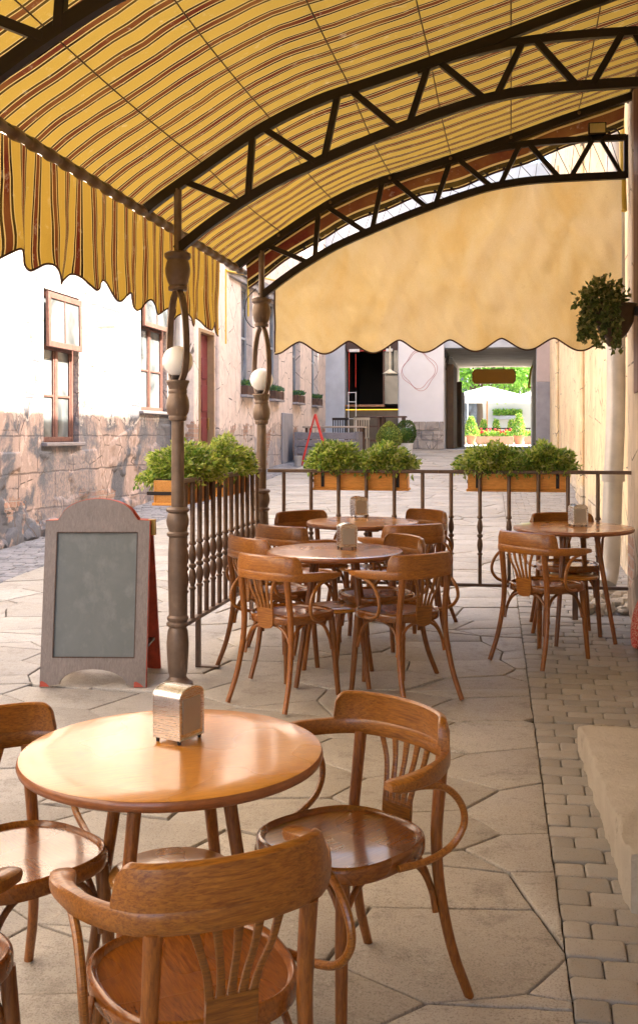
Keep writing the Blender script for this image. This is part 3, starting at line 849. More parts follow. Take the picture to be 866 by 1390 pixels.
# ------------------------------------------------------------------ sandwich board
def board():
    x, y = -2.30, 5.66
    root = thing('sandwich_board', 'blank grey chalkboard sandwich sign in arched brown frame with red edges', 'sign', (x, y, gz(y)), rad(7), tilt=True)
    W = .30; H1 = .93
    def outline(inset_=0):
        w = W-inset_; P = [(-w, 0)]
        for k in range(13):                                   # arched foot
            a = math.pi*k/12; P.append((-.19*math.cos(a), .015+.085*math.sin(a)))
        P += [(w, 0), (w, H1), (w-.07, H1+.004)]
        for k in range(1, 16):
            a = math.pi*k/16; P.append(((w-.085)*math.cos(a), H1+.008+.118*math.sin(a)))
        P += [(-w+.07, H1+.004), (-w, H1)]
        return P
    for s, nm in ((-1, 'front_panel'), (1, 'rear_panel')):
        lean = math.atan2(.185, 1.03)*(-s if s < 0 else -s)
        # panel local: x right, y up (board), z = outward
        M = Matrix.Translation((0, s*.01 + .21 + s*.20, 0)) @ Matrix.Rotation(-s*(-1)*0, 4, 'X')
        ang = math.pi/2 + (math.atan2(.195, 1.03) if s > 0 else -math.atan2(.195, 1.03))
        M = Matrix.Translation((0, .21 + s*.205, 0)) @ Matrix.Rotation(ang, 4, 'X')
        th = .026
        # frame = outline ring with rectangular hole, built from pieces
        m = MB(); P = outline(); x0, x1, z0, z1 = -.232, .232, .165, .865
        o = -th/2
        T = M @ Matrix.Translation((0,0,o))
        m.prism([(-W,0)] + [p for p in P[1:14]] + [(W,0),(W,z0),(-W,z0)], th, T)
        m.prism([(-W,z0),(x0,z0),(x0,z1),(-W,z1)], th, T); m.prism([(x1,z0),(W,z0),(W,z1),(x1,z1)], th, T)
        m.prism([(-W,z1),(W,z1)] + P[15:], th, T)
        p = m.build(nm, [W_FRAME] if s < 0 else [M_RED], root)
        bm = MB().prism([(x0-.004,z0-.004),(x1+.004,z0-.004),(x1+.004,z1+.004),(x0-.004,z1+.004)], .008, M @ Matrix.Translation((0,0,-.004)))
        b = bm.build('chalk_surface', M_CHALK, p)
        if s < 0:     # red painted edge band on the right side and over the arch
            e = MB(); T2 = M
            pts = [(W+.0015, 0), (W+.0015, H1)]
            e.prism([(W+.0005,.002),(W+.0035,.002),(W+.0035,H1),(W+.0005,H1)], .024, M @ Matrix.Translation((0,0,-.012)))
            arch = P[15:]
            for a_, b_ in zip(arch[:-1], arch[1:]):
                e.prism([(a_[0],a_[1]+.0005),(b_[0],b_[1]+.0005),(b_[0],b_[1]+.003),(a_[0],a_[1]+.003)], .024, M @ Matrix.Translation((0,0,-.012)))
            e.build('edge_paint', M_RED, p)
            c = MB()
            for sx, s2 in ((-.298,1),(.235,1)):
                c.prism([(sx,.002),(sx+.055,.004),(sx+.035,.022),(sx+.012,.034),(sx,.030)], .0012, M @ Matrix.Translation((0,0,.0132)))
            c.build('bare_red_patch', M_RED, p)
            f = MB()
            for a_, b_ in (((x0,z0),(x1,z0)),((x1,z0),(x1,z1)),((x1,z1),(x0,z1)),((x0,z1),(x0,z0))):
                pa = M @ Vector((a_[0],a_[1],.0125)); pb = M @ Vector((b_[0],b_[1],.0125)); f.bar(pa, pb, .005, .005)
            f.build('bead', W_DARKF, p)
    MB().box(-.29,-.26,.13,.30,.20,.215).box(.26,.29,.13,.30,.20,.215).build('stay', M_TRUSS, root)
    MB().box(.285,.325,.195,.225,H1-.10,H1-.01).build('hinge', simple('brass_hinge', (.45,.28,.08), .4, metal=.7), root)
board()

# ------------------------------------------------------------------ awning
PROF = [(-2.06,2.935),(-2.02,2.965),(-1.95,3.015),(-1.85,3.08),(-1.70,3.175),(-1.5,3.30),(-1.3,3.41),(-1.035,3.52),(-.75,3.60),(-.43,3.69),(0,3.82),(.456,3.965),(.86,4.085)]
def prof_z(x):
    for (a, za), (b, zb) in zip(PROF[:-1], PROF[1:]):
        if a <= x <= b: return za + (zb-za)*(x-a)/(b-a)
    return PROF[0][1] if x < PROF[0][0] else PROF[-1][1]
aw = thing('awning', 'large striped yellow canvas awning with scalloped valances roofing the terrace', 'awning', (0, 0, 2.9))
YA, YB = -1.2, 8.02
sm = catmull([(x, 0, z) for x, z in PROF], 5)
def sheet(grid, uvs, name, mat, parent, root):
    m = MB(); nu = len(grid); nv = len(grid[0])
    m.v = [tuple(p) for r in grid for p in r]; m.uv = [q for r in uvs for q in r]
    for i in range(nu-1):
        for j in range(nv-1):
            m.f.append((i*nv+j, i*nv+j+1, (i+1)*nv+j+1, (i+1)*nv+j)); m.m.append(0)
    o = m.build(name, mat, parent, smooth=180); return loc(o, root)
g, u = [], []
NY = 380
for i in range(NY+1):
    y = YA + (YB-YA)*i/NY; row, ur = [], []
    bays = [-4.4, -1.8, .73, Y0, Y1, Y2]
    fr_ = 0
    for a, b in zip(bays[:-1], bays[1:]):
        if a <= y <= b: fr_ = math.sin(math.pi*(y-a)/(b-a))
    s_ = 0; prev = None
    for p in sm:
        if prev is not None: s_ += (p-prev).length
        prev = p
        sag = -.035*fr_*min(1, max(0, (p.x+2.0)/.5))
        rip = .005*mn.noise(Vector((p.x*.6, y*13, 0))) + .008*mn.noise(Vector((p.x*3, y*2.5, 3))) + .005*mn.noise(Vector((p.x*9, y*5, 6)))
        row.append(Vector((p.x, y, p.z+sag+rip+.034)))
        ur.append((y + .016*mn.noise(Vector((p.x*.5, y*.9, 5))) + .003*mn.noise(Vector((p.x*4, y*3, 2))), s_))
    g.append(row); u.append(ur)
sheet(g, u, 'canopy', M_STRIPE, aw, aw)
# side valance
VX = -2.065; VY0, VY1 = -1.2, 7.52; PER = .345
g, u = [], []; edge = []
NU = 900; NV = 14
def fold(y): return .014*math.sin(y*2*math.pi/.42 + 1.5*mn.noise(Vector((y*1.3,0,0)))) + .013*mn.noise(Vector((y*5.0, 2, 0))) + .004*mn.noise(Vector((y*17, 4, 0)))
for i in range(NU+1):
    y = VY0 + (VY1-VY0)*i/NU
    ph = ((y - 7.18)/PER)
    zb = 2.425 - .034*math.cos(2*math.pi*ph) + .02*mn.noise(Vector((y*2,9,0)))
    row, ur = [], []
    for j in range(NV+1):
        v = j/NV; z = 2.925 + (zb-2.925)*v
        k = (.25 + .95*v)
        f_ = fold(y + .05*v*math.sin(y*3))
        row.append(Vector((VX - .012 + f_*k*1.25 , y + .028*v*math.sin(y*2*math.pi/.42+2.0) + .050*v*mn.noise(Vector((y*2.3,7,v*2.6))) + .012*v*mn.noise(Vector((y*6,7,v*5))), z)))
        ur.append((y*1.06, z))
    g.append(row); u.append(ur); edge.append(row[-1])
sheet(g, u, 'side_valance', M_STRIPE, aw, aw)
loc(MB().tube(edge[::2], .0052, 6).build('side_hem', M_HEM, aw), aw)
# front cream valance hung from the lower chord of the far truss
LOW = [(240,340),(280,308),(320,280),(375,247),(433,220),(490,195),(548,172),(603,152),(658,135),(722,123),(788,117),(866,112)]
LOWP = [onY(px, py, Y1) for px, py in LOW]; LOWP = [Vector((p.x, 0, p.z)) for p in LOWP]
LOWP.append(Vector((.80,0,3.505)))
lowc = catmull(LOWP, 4)
def low_z(x):
    for a, b in zip(lowc[:-1], lowc[1:]):
        if a.x <= x <= b.x: return a.z + (b.z-a.z)*(x-a.x)/(b.x-a.x)
    return lowc[0].z if x < lowc[0].x else lowc[-1].z
g, u = [], []; edge = []; side = []
NU = 300; NV = 34; FX0, FX1 = -1.745, .775; FY = Y2+.045
for i in range(NU+1):
    x = FX0 + (FX1-FX0)*i/NU
    ph = (x - FX0 - .0)/.373
    zb = 2.275 + .092*(1-abs(math.cos(math.pi*ph))**1.5) + .012*mn.noise(Vector((x*3,1,0))) + (.0 if x > -1.2 else .0)
    zt = low_z(x) + .035
    row, ur = [], []
    for j in range(NV+1):
        v = j/NV; z = zt + (zb-zt)*v
        a_ = .018*mn.noise(Vector((x*2.2+z*1.1, 0, z*.5))) + .007*mn.noise(Vector((x*7-z*3, 3, z*2))) + .010*math.sin(x*11+z*2.0)*v*.6 + .005*mn.noise(Vector((x*16+z*9,5,z*7)))
        row.append(Vector((x, FY + a_*2.3 + .012*mn.noise(Vector((x*1.5+z*4, z*6-x*2, 8))), z))); ur.append((x, z))
    g.append(row); u.append(ur); edge.append(row[-1])
sheet(g, u, 'front_valance', M_CREAM, aw, aw)
loc(MB().tube(edge[::2], .0065, 6).build('front_hem', M_HEM, aw), aw)
loc(MB().tube(g[0][::3], .006, 6).build('side_seam', M_HEM, aw), aw)
# striped flap hanging from the far rafter
g, u = [], []; edge = []
for i in range(161):
    x = -1.98 + 2.78*i/160; zt = prof_z(x)+.012; row, ur = [], []
    hgt = .20 + .012*math.sin(x*12) + .03*mn.noise(Vector((x*2,0,8)))
    for j in range(9):
        v = j/8
        row.append(Vector((x, Y2+.06+.10*v + .015*mn.noise(Vector((x*5,v*2,0))), zt - hgt*v))); ur.append(((.37+.54*v)*.166 , x))
    g.append(row); u.append(ur); edge.append(row[-1])
sheet(g, u, 'end_flap', M_STRIPE, aw, aw)
loc(MB().tube(edge[::2], .008, 6).build('end_hem', M_HEM, aw), aw)
lc = MB()
for k in range(19):
    x = -1.55 + k*.125
    e = min(edge, key=lambda p: abs(p.x-x)); x2 = x + .10; z2 = low_z(min(x2, .78))
    x3 = x - .03
    if e.z - z2 > .02:
        lc.tube([e, (min(x2,.78), Y2+.03, z2)], .0028, 5); lc.tube([e, (x3, Y2+.03, low_z(x3))], .0022, 5)
        lc.tube([(e.x-.01, e.y-.006, e.z+.012), (e.x+.01, e.y-.006, e.z+.012)], .007, 6)
loc(lc.build('lacing', M_TRUSS, aw), aw)
# eave tube with canvas pocket and clips
loc(MB().tube([(-2.03, YA, 2.93), (-2.03, 8.08, 2.93)], .020, 12).build('eave_bar', M_TRUSS, aw), aw)
m = MB()
ys, rr_ = [], []
for k in range(54):
    y = YA+.1+.17*k
    ys += [y-.055, y-.045, y-.02, y+.04, y+.05]; rr_ += [.0215,.027,.031,.026,.0215]
m.tube([(-2.03, y, 2.924) for y in ys], rr_, 10)
loc(m.build('eave_wrap', M_RAIL, aw), aw)
# thin cords under the canopy
m = MB()
for x in (-1.70,-1.31,-.87,-.43,0,.475):
    ys = [YA + (Y2-YA)*k/50 for k in range(51)]; P = []
    for y in ys:
        sagy = 0
        for a, b in zip((-4.4,-1.8,.73,Y0,Y1),(-1.8,.73,Y0,Y1,Y2)):
            if a <= y <= b: sagy = -.035*math.sin(math.pi*(y-a)/(b-a))*min(1, max(0, (x+2)/.5))
        P.append((x, y, prof_z(x)+sagy+.018))
    m.tube(P, .0035, 5); m.sphere((x, Y2-.045, prof_z(x)-.02), .012, 8, 6)
loc(m.build('support_cords', simple('old_cord', (.16,.10,.04), .8), aw), aw)
m = MB()
m.tube([(.845, YA, 4.095), (.845, 8.05, 4.095)], .02, 8)
loc(m.build('wall_batten', M_TRUSS, aw), aw)

# trusses
def make_truss():
    root = thing('roof_truss', 'x', 'roof truss', (PX, Y1, 2.9))
    d = Vector((0, Y1, 0)); 
    def W(p): return Vector((p[0], Y1, p[2] if len(p) > 2 else p[1]))
    rp = [Vector((p.x, Y1, p.z-.012)) for p in sm if p.x > -2.04]
    m = MB(); w = .021
    rs = []
    K = len(rp)
    for i, p in enumerate(rp):
        t = (rp[min(i+1,K-1)]-rp[max(i-1,0)]).normalized(); nn = Vector((-t.z,0,t.x))
        rs.append([p + Vector((0,a,0)) + nn*b for a, b in ((-w,-.032),(w,-.032),(w,.022),(-w,.022))])
    loc(m.rings(rs).build('rafter', M_TRUSS, root, smooth=30), root)
    def chord(P, nm, h=.026):
        rs = []; K = len(P)
        for i, p in enumerate(P):
            t = (P[min(i+1,K-1)]-P[max(i-1,0)]).normalized(); nn = Vector((-t.z,0,t.x))
            rs.append([p + Vector((0,a,0)) + nn*b for a, b in ((-.019,-h),(.019,-h),(.019,h),(-.019,h))])
        loc(MB().rings(rs).build(nm, M_TRUSS, root, smooth=30), root)
    chord([Vector((p.x, Y1, p.z)) for p in lowc], 'bottom_chord')
    tc = catmull([(-.50,0,3.632),(-.30,0,3.695),(0,0,3.748),(.30,0,3.768),(.80,0,3.772)], 5)
    chord([Vector((p.x, Y1, p.z)) for p in tc], 'top_chord', .022)
    def topz(x):
        if x < -.45: return prof_z(x)-.03
        for a, b in zip(tc[:-1], tc[1:]):
            if a.x <= x <= b.x: return a.z + (b.z-a.z)*(x-a.x)/(b.x-a.x)-.01
        return 3.765
    webs = [((253,250),(325,278)),((343,186),(337,268)),((360,178),(430,218)),((458,130),(440,215)),((478,126),(540,172)),((580,90),(555,167)),((598,86),(658,135)),((708,60),(673,132)),((728,56),(783,112)),((843,46),(803,112))]
    for a, b in webs:
        A, B = onY(*a, Y1), onY(*b, Y1)
        A = Vector((A.x, Y1, topz(A.x))); B = Vector((B.x, Y1, low_z(B.x)))
        loc(MB().bar(A, B, .034, .040, up=(0,1,0)).build('web_bar', M_TRUSS, root, bevel=.003), root)
    loc(MB().bar((.63,Y1,3.76),(.77,Y1,3.51),.026,.026,up=(0,1,0)).build('web_bar', M_TRUSS, root), root)
    loc(MB().bar((.80,Y1,3.485),(.80,Y1,3.79),.030,.03,up=(0,1,0)).build('end_bar', M_TRUSS, root), root)
    return root
tr = make_truss()
KID.clear()
tr['label'] = 'dark brown steel roof truss in mid awning, ending on the post beside the chalkboard'; tr['group'] = 'steel trusses under the awning'
for Y, lab in ((Y2, 'dark brown steel roof truss at the far end, above the cream valance'), (Y0, 'dark brown steel roof truss showing only in the upper left corner')):
    c = copy_tree(tr); c.location = (PX, Y, 2.9); c['label'] = lab
    
# floodlight on far truss
fl = thing('floodlight', 'small square floodlight clamped on top of the far truss near the right wall', 'floodlight', (.60, Y2-.03, 3.79))
MB().box(-.062,.062,-.03,.02,.0,.085).build('housing', M_TRUSS, fl, bevel=.006)
MB().box(-.052,.052,-.034,-.0305,.010,.075).build('lens', simple('flood_lens', (.60,.50,.22), .3), fl)
MB().tube([(.06,0,.04),(.13,.0,.035),(.15,0,.01),(.15,0,-.03)], .006, 6).tube([(-.04,0,0),(-.035,0,-.035),(.035,0,-.035),(.04,0,0)], .006, 6).build('bracket', M_TRUSS, fl)

# ------------------------------------------------------------------ wall helper
def wallmesh(axis, c, u0, u1, z0, z1, holes, depth, reveal, facing):
    """axis 'Y': wall in plane X=c running along Y; axis 'X': plane Y=c running along X. facing = sign of outward normal."""
    us = sorted(set([u0, u1] + [h[0] for h in holes] + [h[1] for h in holes])); zs = sorted(set([z0, z1] + [h[2] for h in holes] + [h[3] for h in holes]))
    m = MB()
    def P(u, w, z): return (w, u, z) if axis == 'Y' else (u, w, z)
    back = c - facing*depth
    for a, b in zip(us[:-1], us[1:]):
        for e, f in zip(zs[:-1], zs[1:]):
            mu, mz = (a+b)/2, (e+f)/2
            if any(h[0] < mu < h[1] and h[2] < mz < h[3] for h in holes): continue
            nu = max(1, int((b-a)/1.0))
            m.add([P(a,c,e), P(b,c,e), P(b,c,f), P(a,c,f)], [(0,1,2,3)])
    for h in holes:
        a, b, e, f = h[:4]; r = c - facing*reveal
        m.add([P(a,c,e),P(a,r,e),P(a,r,f),P(a,c,f)], [(0,1,2,3)]); m.add([P(b,c,e),P(b,r,e),P(b,r,f),P(b,c,f)], [(0,1,2,3)])
        m.add([P(a,c,f),P(a,r,f),P(b,r,f),P(b,c,f)], [(0,1,2,3)]); m.add([P(a,c,e),P(a,r,e),P(b,r,e),P(b,c,e)], [(0,1,2,3)])
    m.add([P(u0,c,z1),P(u1,c,z1),P(u1,back,z1),P(u0,back,z1)], [(0,1,2,3)])
    m.add([P(u0,c,z0),P(u0,back,z0),P(u0,back,z1),P(u0,c,z1)], [(0,1,2,3)]); m.add([P(u1,c,z0),P(u1,back,z0),P(u1,back,z1),P(u1,c,z1)], [(0,1,2,3)])
    if depth > 1: m.add([P(u0,back,z0),P(u1,back,z0),P(u1,back,z1),P(u0,back,z1)], [(0,1,2,3)])
    else:
        for a, b in zip(us[:-1], us[1:]):
            for e, f in zip(zs[:-1], zs[1:]):
                if any(h[0] < (a+b)/2 < h[1] and h[2] < (e+f)/2 < h[3] for h in holes): continue
                m.add([P(a,back,e), P(b,back,e), P(b,back,f), P(a,back,f)], [(0,1,2,3)])
    return m

# --- left near building
LX = -5.28
bl = thing('old_building', 'weathered building with peeling plaster and two old windows along the left of the street', 'building', (LX, 8, gz(8)))
w1 = (11.53, 12.55, 1.58, 3.36); w2 = (14.80, 16.02, 2.02, 4.0)
loc(wallmesh('Y', LX, -6, 16.35, -.6, 9.2, [w1, w2], 6, .22, 1).build('wall', M_LEFT, bl, smooth=0), bl)
def left_window(y0, y1, z0, z1, opened):
    X = LX-.10; y0 += .004; y1 -= .004; z0 += .004; z1 -= .004
    f = MB(); t = .06
    f.box(X-.03,X+.03,y0,y0+t,z0,z1).box(X-.03,X+.03,y1-t,y1,z0,z1).box(X-.03,X+.03,y0+t,y1-t,z1-t,z1).box(X-.03,X+.03,y0+t,y1-t,z0,z0+t)
    zm = z0 + (z1-z0)*.63; ym = (y0+y1)/2
    f.box(X-.032,X+.032,y0+t,y1-t,zm-.03,zm+.03).box(X-.034,X+.028,ym-.03,ym+.03,z0+t,zm-.03)
    for a, b in ((y0+t, ym-.03), (ym+.03, y1-t)):
        zq = z0+t+(zm-z0-t)*.46
        f.box(X-.015,X+.018,a,b,zq-.014,zq+.014)
        f.box(X-.02,X+.02,a,a+.035,z0+t,zm-.03).box(X-.02,X+.02,b-.035,b,z0+t,zm-.03)
    w = loc(f.build('window', W_OLD, bl, bevel=.004), bl)
    g_ = MB().box(X-.006,X-.001,y0+t,y1-t,z0+t,z1-t); p = g_.build('pane', M_PANE, w)
    s = MB().box(LX-.12,LX+.07,y0-.06,y1+.06,z0-.05,z0-.004).build('sill', simple('stone_sill', (.25,.22,.22), .8, bump=.4), w, bevel=.01)
    # upper sash pushed outwards
    M = Matrix.Translation((LX+.03, 0, z1-.03)) @ Matrix.Rotation(rad(opened), 4, 'Y')
    m = MB(); h = z1-zm-.02
    for bx in ((-.02,.02,y0+.02,y0+.09,-h,0),(-.02,.02,y1-.09,y1-.02,-h,0),(-.02,.02,y0+.09,y1-.09,-.07,0),(-.02,.02,y0+.09,y1-.09,-h,-h+.07),(-.012,.012,ym-.012,ym+.012,-h+.07,-.07)):
        m.box(*bx, M=M)
    sh = m.build('sash', W_OLD, w, bevel=.004); MB().box(-.003,.003,y0+.085,y1-.085,-h+.065,-.065, M=M).build('sash_pane', M_PANE, sh)
left_window(*w1, -.8); left_window(*w2, -.8)
# raised patches of old render at the foot of the wall
def relief(name, X, ya, yb, ztop, mat, root, dy=.035):
    m = MB(); ny = int((yb-ya)/dy); nz = 44
    for i in range(ny+1):
        y = ya + (yb-ya)*i/ny
        for j in range(nz+1):
            z = gz(y)-.05 + (ztop(y)-gz(y)+.05)*j/nz
            q = mn.fractal(Vector((y*1.1, z*1.3, 4)), 1.0, 2.0, 5); st_ = max(-1, min(1, q*9+.3))
            h = .022*st_ + .010*mn.fractal(Vector((y*5, z*5, 1)), 1.0, 2.0, 4)
            if min(j, nz-j) < 1: h = -.05
            m.v.append((X + h + .006, y, z))
    w_ = nz+1
    for i in range(ny):
        for j in range(nz): m.f.append((i*w_+j, (i+1)*w_+j, (i+1)*w_+j+1, i*w_+j+1)); m.m.append(0)
    loc(m.build(name, mat, root, smooth=180), root)
relief('raised_render', LX, 7.5, 16.3, lambda y: 1.50 if y < 13.2 else (1.85 if y > 14.6 else 1.50+.35*(y-13.2)/1.4), M_LEFT, bl)
# broken render and stones at the foot of the wall
m = MB()
for k in range(34):
    y = 9 + k*.17 + R.uniform(-.05,.05); s_ = R.uniform(.07,.17)
    m.sphere((LX+.0, y, gz(y)+s_*.4), s_, 9, 6, (.55, R.uniform(.9,1.5), R.uniform(.6,1.1)))
for v_i, v in enumerate(m.v):
    q = mn.noise(Vector(v)*9)*.05; m.v[v_i] = (v[0]+q*.6, v[1]+q, v[2]+q)
loc(m.build('footing_stones', M_LEFT, bl, smooth=30), bl)

# downpipe by the door
dp = tag(MB().tube([(-5.12,16.18,gz(16)-.02),(-5.12,16.18,5.6)], .075, 18).tube([(-5.12,16.18,1.95),(-5.12,16.18,2.03)], .088, 18).tube([(-5.12,16.18,3.6),(-5.12,16.18,3.66)], .086, 18).build('downpipe', M_PIPE), 'pale grey downpipe on the left wall between second window and maroon door', 'drainpipe')

# --- left far building
PXW = -4.95
bp = thing('pink_building', 'pale pink plastered building with maroon door and narrow windows on the left', 'building', (PXW, 22, gz(22)))
dr = (16.62, 17.50, gz(17)+.0, 3.40)
wins = [(19.35,20.25,2.42,4.5),(21.75,22.65,2.42,4.5),(24.15,25.05,2.42,4.5),(26.55,27.45,2.42,4.5)]
loc(wallmesh('Y', PXW, 16.36, 28.62, -.1, 9.0, [dr]+wins, 6, .2, 1).build('wall', M_PINK, bp, smooth=0), bp)
loc(MB().box(PXW-.02,PXW+.10,18.0,28.55,4.62,4.74).box(PXW-.02,PXW+.06,18.0,28.55,4.50,4.6195).build('cornice', M_GREYW, bp, bevel=.01), bp)
loc(MB().box(PXW+.001,PXW+.07,17.62,18.25,.6,9.0).build('pilaster', M_PINK, bp, bevel=.02), bp)
loc(MB().box(PXW+.001,PXW+.045,22.9,24.0,.7,2.15).build('render_patch', M_GREYW, bp, bevel=.015), bp)
d = MB().box(PXW-.14,PXW-.10,dr[0]+.004,dr[1]-.004,dr[2]+.004,dr[3]-.004).build('door', M_MAROON, bp); loc(d, bp)
m = MB()
for a in (16.70, 17.10):
    for z0, z1 in ((.95,1.35),(1.45,1.95),(2.05,2.5),(2.6,2.95)): m.box(PXW-.0995,PXW-.085,a,a+.32,z0,z1)
m.build('door_panel', M_MAROON, d, bevel=.008)
MB().box(PXW-.085,PXW-.05,17.38,17.42,1.75,1.95).build('door_handle', simple('worn_brass', (.4,.28,.1), .4, metal=.8), d, bevel=.006)
m = MB().box(PXW-.098,PXW+.02,dr[0]+.005,dr[0]+.05,.8,3.39).box(PXW-.098,PXW+.02,dr[1]-.05,dr[1]-.005,.8,3.39).box(PXW-.098,PXW+.02,dr[0]+.05,dr[1]-.05,3.34,3.39).build('door_frame', simple('door_frame_wood', (.34,.22,.12), .6), d)
for i, w in enumerate(wins):
    a, b, z0, z1 = w; X = PXW-.14; t = .06; a += .004; b -= .004; z0 += .004; z1 -= .004
    f = MB().box(X-.02,X+.03,a,a+t,z0,z1).box(X-.02,X+.03,b-t,b,z0,z1).box(X-.02,X+.03,a+t,b-t,z0,z0+t).box(X-.02,X+.03,a+t,b-t,z1-t,z1).box(X-.02,X+.03,(a+b)/2-.03,(a+b)/2+.03,z0+t,z1-t).box(X-.015,X+.025,a+t,(a+b)/2-.03,3.5,3.54).box(X-.015,X+.025,(a+b)/2+.03,b-t,3.5,3.54)
    f = loc(f.build('window', simple('grey_window_paint', (.30,.33,.38), .6) if i == 0 else bpy.data.materials['grey_window_paint'], bp), bp)
    MB().box(X-.004,X+.0,a+t,b-t,z0+t,z1-t).build('pane', M_PANED, f)
    MB().box(PXW-.15,PXW+.13,a-.04,b+.04,z0-.05,z0-.004).build('sill', M_GREYW, f, bevel=.006)
# window boxes
labs = ['dark window box with small green plants behind the corner lamp post', 'dark window box with green plants on the second pink wall sill, right of the globe', 'dark window box with green plants on the third sill of the pink wall', 'dark window box with green plants on the fourth sill, next to the blue grey wall']
for i, w in enumerate(wins):
    ym = (w[0]+w[1])/2
    t = thing('window_box', labs[i], 'window box', (PXW+.04, ym, 2.418), 0, 'window boxes on the pink wall')
    m = MB().box(-.08,.09,-.42,.42,0,.17)
    m.build('box', W_DARKF, t, bevel=.008)
    m = MB()
    leaves(m, [(Vector((R.uniform(-.08,.1), R.uniform(-.42,.42), .17+R.uniform(0,.08))), Vector((R.uniform(-.3,.4),0,1))) for _ in range(420)], .06, .5, 2, .0, .6, [2,1])
    m.build('plants', [leaf('sill_plant_leaf', (.07,.18,.09)) if i == 0 else bpy.data.materials['sill_plant_leaf'], L3], t, smooth=0)
# yellow gas pipe
gp = MB().tube([(-4.88,18.0,3.25),(-4.88,18.0,4.55)], .022, 8).tube([(-4.86,18.0,4.52),(-4.86,20.8,4.80),(-4.86,24,5.1)], .02, 8).tube([(-4.87,19.6,4.7),(-4.87,19.6,4.35),(-4.87,19.6,3.9)], .018, 8).build('gas_pipe', M_YPIPE)
tag(gp, 'thin yellow gas pipe on the upper part of the pink wall', 'pipe')
m = MB().tube([(-4.90,23.4,3.05),(-4.90,23.4,2.2)], .01, 6)

# --- back building with bar opening and passage
BY = 28.6; ZP = gz(BY)
bb = thing('back_building', 'building closing the street, with a dark bar front, white wall and vaulted passage', 'building', (-2, BY, ZP))
bar = (-4.42, -2.98, ZP, 4.75); tun = (-1.74, .66, ZP, 3.98)
loc(wallmesh('X', BY, -4.95, 1.06, .9, 8.8, [bar, tun], .5, .4, -1).build('wall', M_BLUEW, bb, smooth=0), bb)
loc(MB().box(-2.96,-1.74,BY-.10,BY-.002,ZP-.05,6.4).build('white_wall_panel', M_WHITEW, bb, bevel=.03), bb)
loc(MB().box(.662,1.07,BY-.12,BY-.002,ZP-.05,3.05).build('grey_block', M_GREYW, bb, bevel=.01), bb)
loc(MB().box(.662,1.07,BY-.11,BY-.002,3.052,6.4).build('pink_block', M_PINKUP, bb, bevel=.01), bb)
m = MB()
xs_ = [-2.66,-2.30,-1.95,-1.735]; zs_ = [ZP, ZP+.24, ZP+.50, ZP+.74]
for r in range(3):
    x = -2.72 if r < 2 else -2.56
    while x < -1.745:
        x1 = min(x+R.uniform(.28,.5), -1.742)
        if x1 - x > .05: m.box(x, x1-.012, BY-.145-R.uniform(0,.02), BY-.101, zs_[r]+.006, zs_[r+1]-.006)
        x = x1
loc(m.build('exposed_stone_base', M_STONE, bb, bevel=.012), bb)
# passage: side walls, vault, floor level is the pavement
m = MB().box(-1.95,-1.742,BY+.41,36.9,ZP-.05,3.98).box(.662,.9,BY+.41,36.9,ZP-.05,3.98)
loc(m.build('passage_walls', M_TUN, bb), bb)
rs = []
for y in (BY+.402, 37.0):
    rs.append([Vector((-1.95,y,4.3)), Vector((.95,y,4.3)), Vector((.95,y,3.96))] + [Vector((.66-2.4*k/10, y, 3.96+.015*math.sin(math.pi*k/10))) for k in range(11)] + [Vector((-1.95,y,3.96))])
loc(MB().rings(rs).build('passage_vault', M_TUN, bb), bb)
loc(MB().box(-1.742,-1.55,29.4,31.4,ZP,3.6).build('passage_door', M_TUND, bb, bevel=.02), bb)
loc(MB().box(-1.742,-1.50,33.2,33.5,ZP,3.3).build('passage_door', M_TUND, bb, bevel=.02), bb)
loc(MB().box(-1.742,-1.44,33.8,34.2,ZP,3.0).build('passage_pillar', M_WHITEW, bb, bevel=.02), bb)
loc(MB().box(-6,-1.95,36.4,37.0,1.0,8.8).box(.9,5,36.4,37,1.0,8.8).box(-1.95,.9,36.9,37.02,4.31,8.8).build('rear_wall', M_TUN, bb), bb)
loc(MB().box(-1.745,-1.70,BY+.02,BY+.3,3.72,3.95).tube([(-1.70,BY-.05,3.4),(-1.66,BY+.6,3.75),(-1.62,BY+1.5,3.8)], .012, 6).tube([(-1.70,BY-.05,3.6),(-1.66,BY+.6,3.82),(-1.62,BY+1.5,3.85)], .012, 6).build('cable_brackets', M_TRUSS, bb), bb)
# bar interior
m = MB().box(-4.95,-2.5,31.5,31.6,ZP-.05,4.9).box(-4.6,-4.422,BY+.41,31.5,ZP-.05,4.9).box(-2.98,-2.8,BY+.41,31.5,ZP-.05,4.9).box(-4.6,-2.8,BY+.41,31.5,4.76,4.9)
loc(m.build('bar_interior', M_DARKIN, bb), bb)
loc(MB().box(-4.40,-2.99,BY+.05,BY+.40,3.95,4.74).build('bar_fascia', simple('bar_fascia_brown', (.06,.03,.025), .6), bb), bb)
loc(MB().box(-3.35,-2.99,BY+.12,BY+.2,2.5,3.95).build('bar_glass_door', glass('bar_glass', (.10,.10,.08)), bb), bb)
loc(MB().box(-3.40,-3.35,BY+.1,BY+.22,2.49,3.95).build('bar_mullion', W_DARKF, bb), bb)
loc(MB().box(-4.41,-3.35,BY-.05,BY+.35,2.42,2.48).build('bar_counter', wood('counter_wood', (.25,.10,.04), (.45,.22,.10), (3,20,20)), bb, bevel=.006), bb)
loc(MB().box(-4.41,-2.99,BY+.10,BY+.12,2.335,2.36).build('bar_strip_light', M_YLED, bb), bb)
loc(MB().box(-4.41,-3.0,BY+.15,BY+.17,ZP,2.32).build('bar_front', simple('bar_front_panel', (.14,.11,.075), .5), bb), bb)
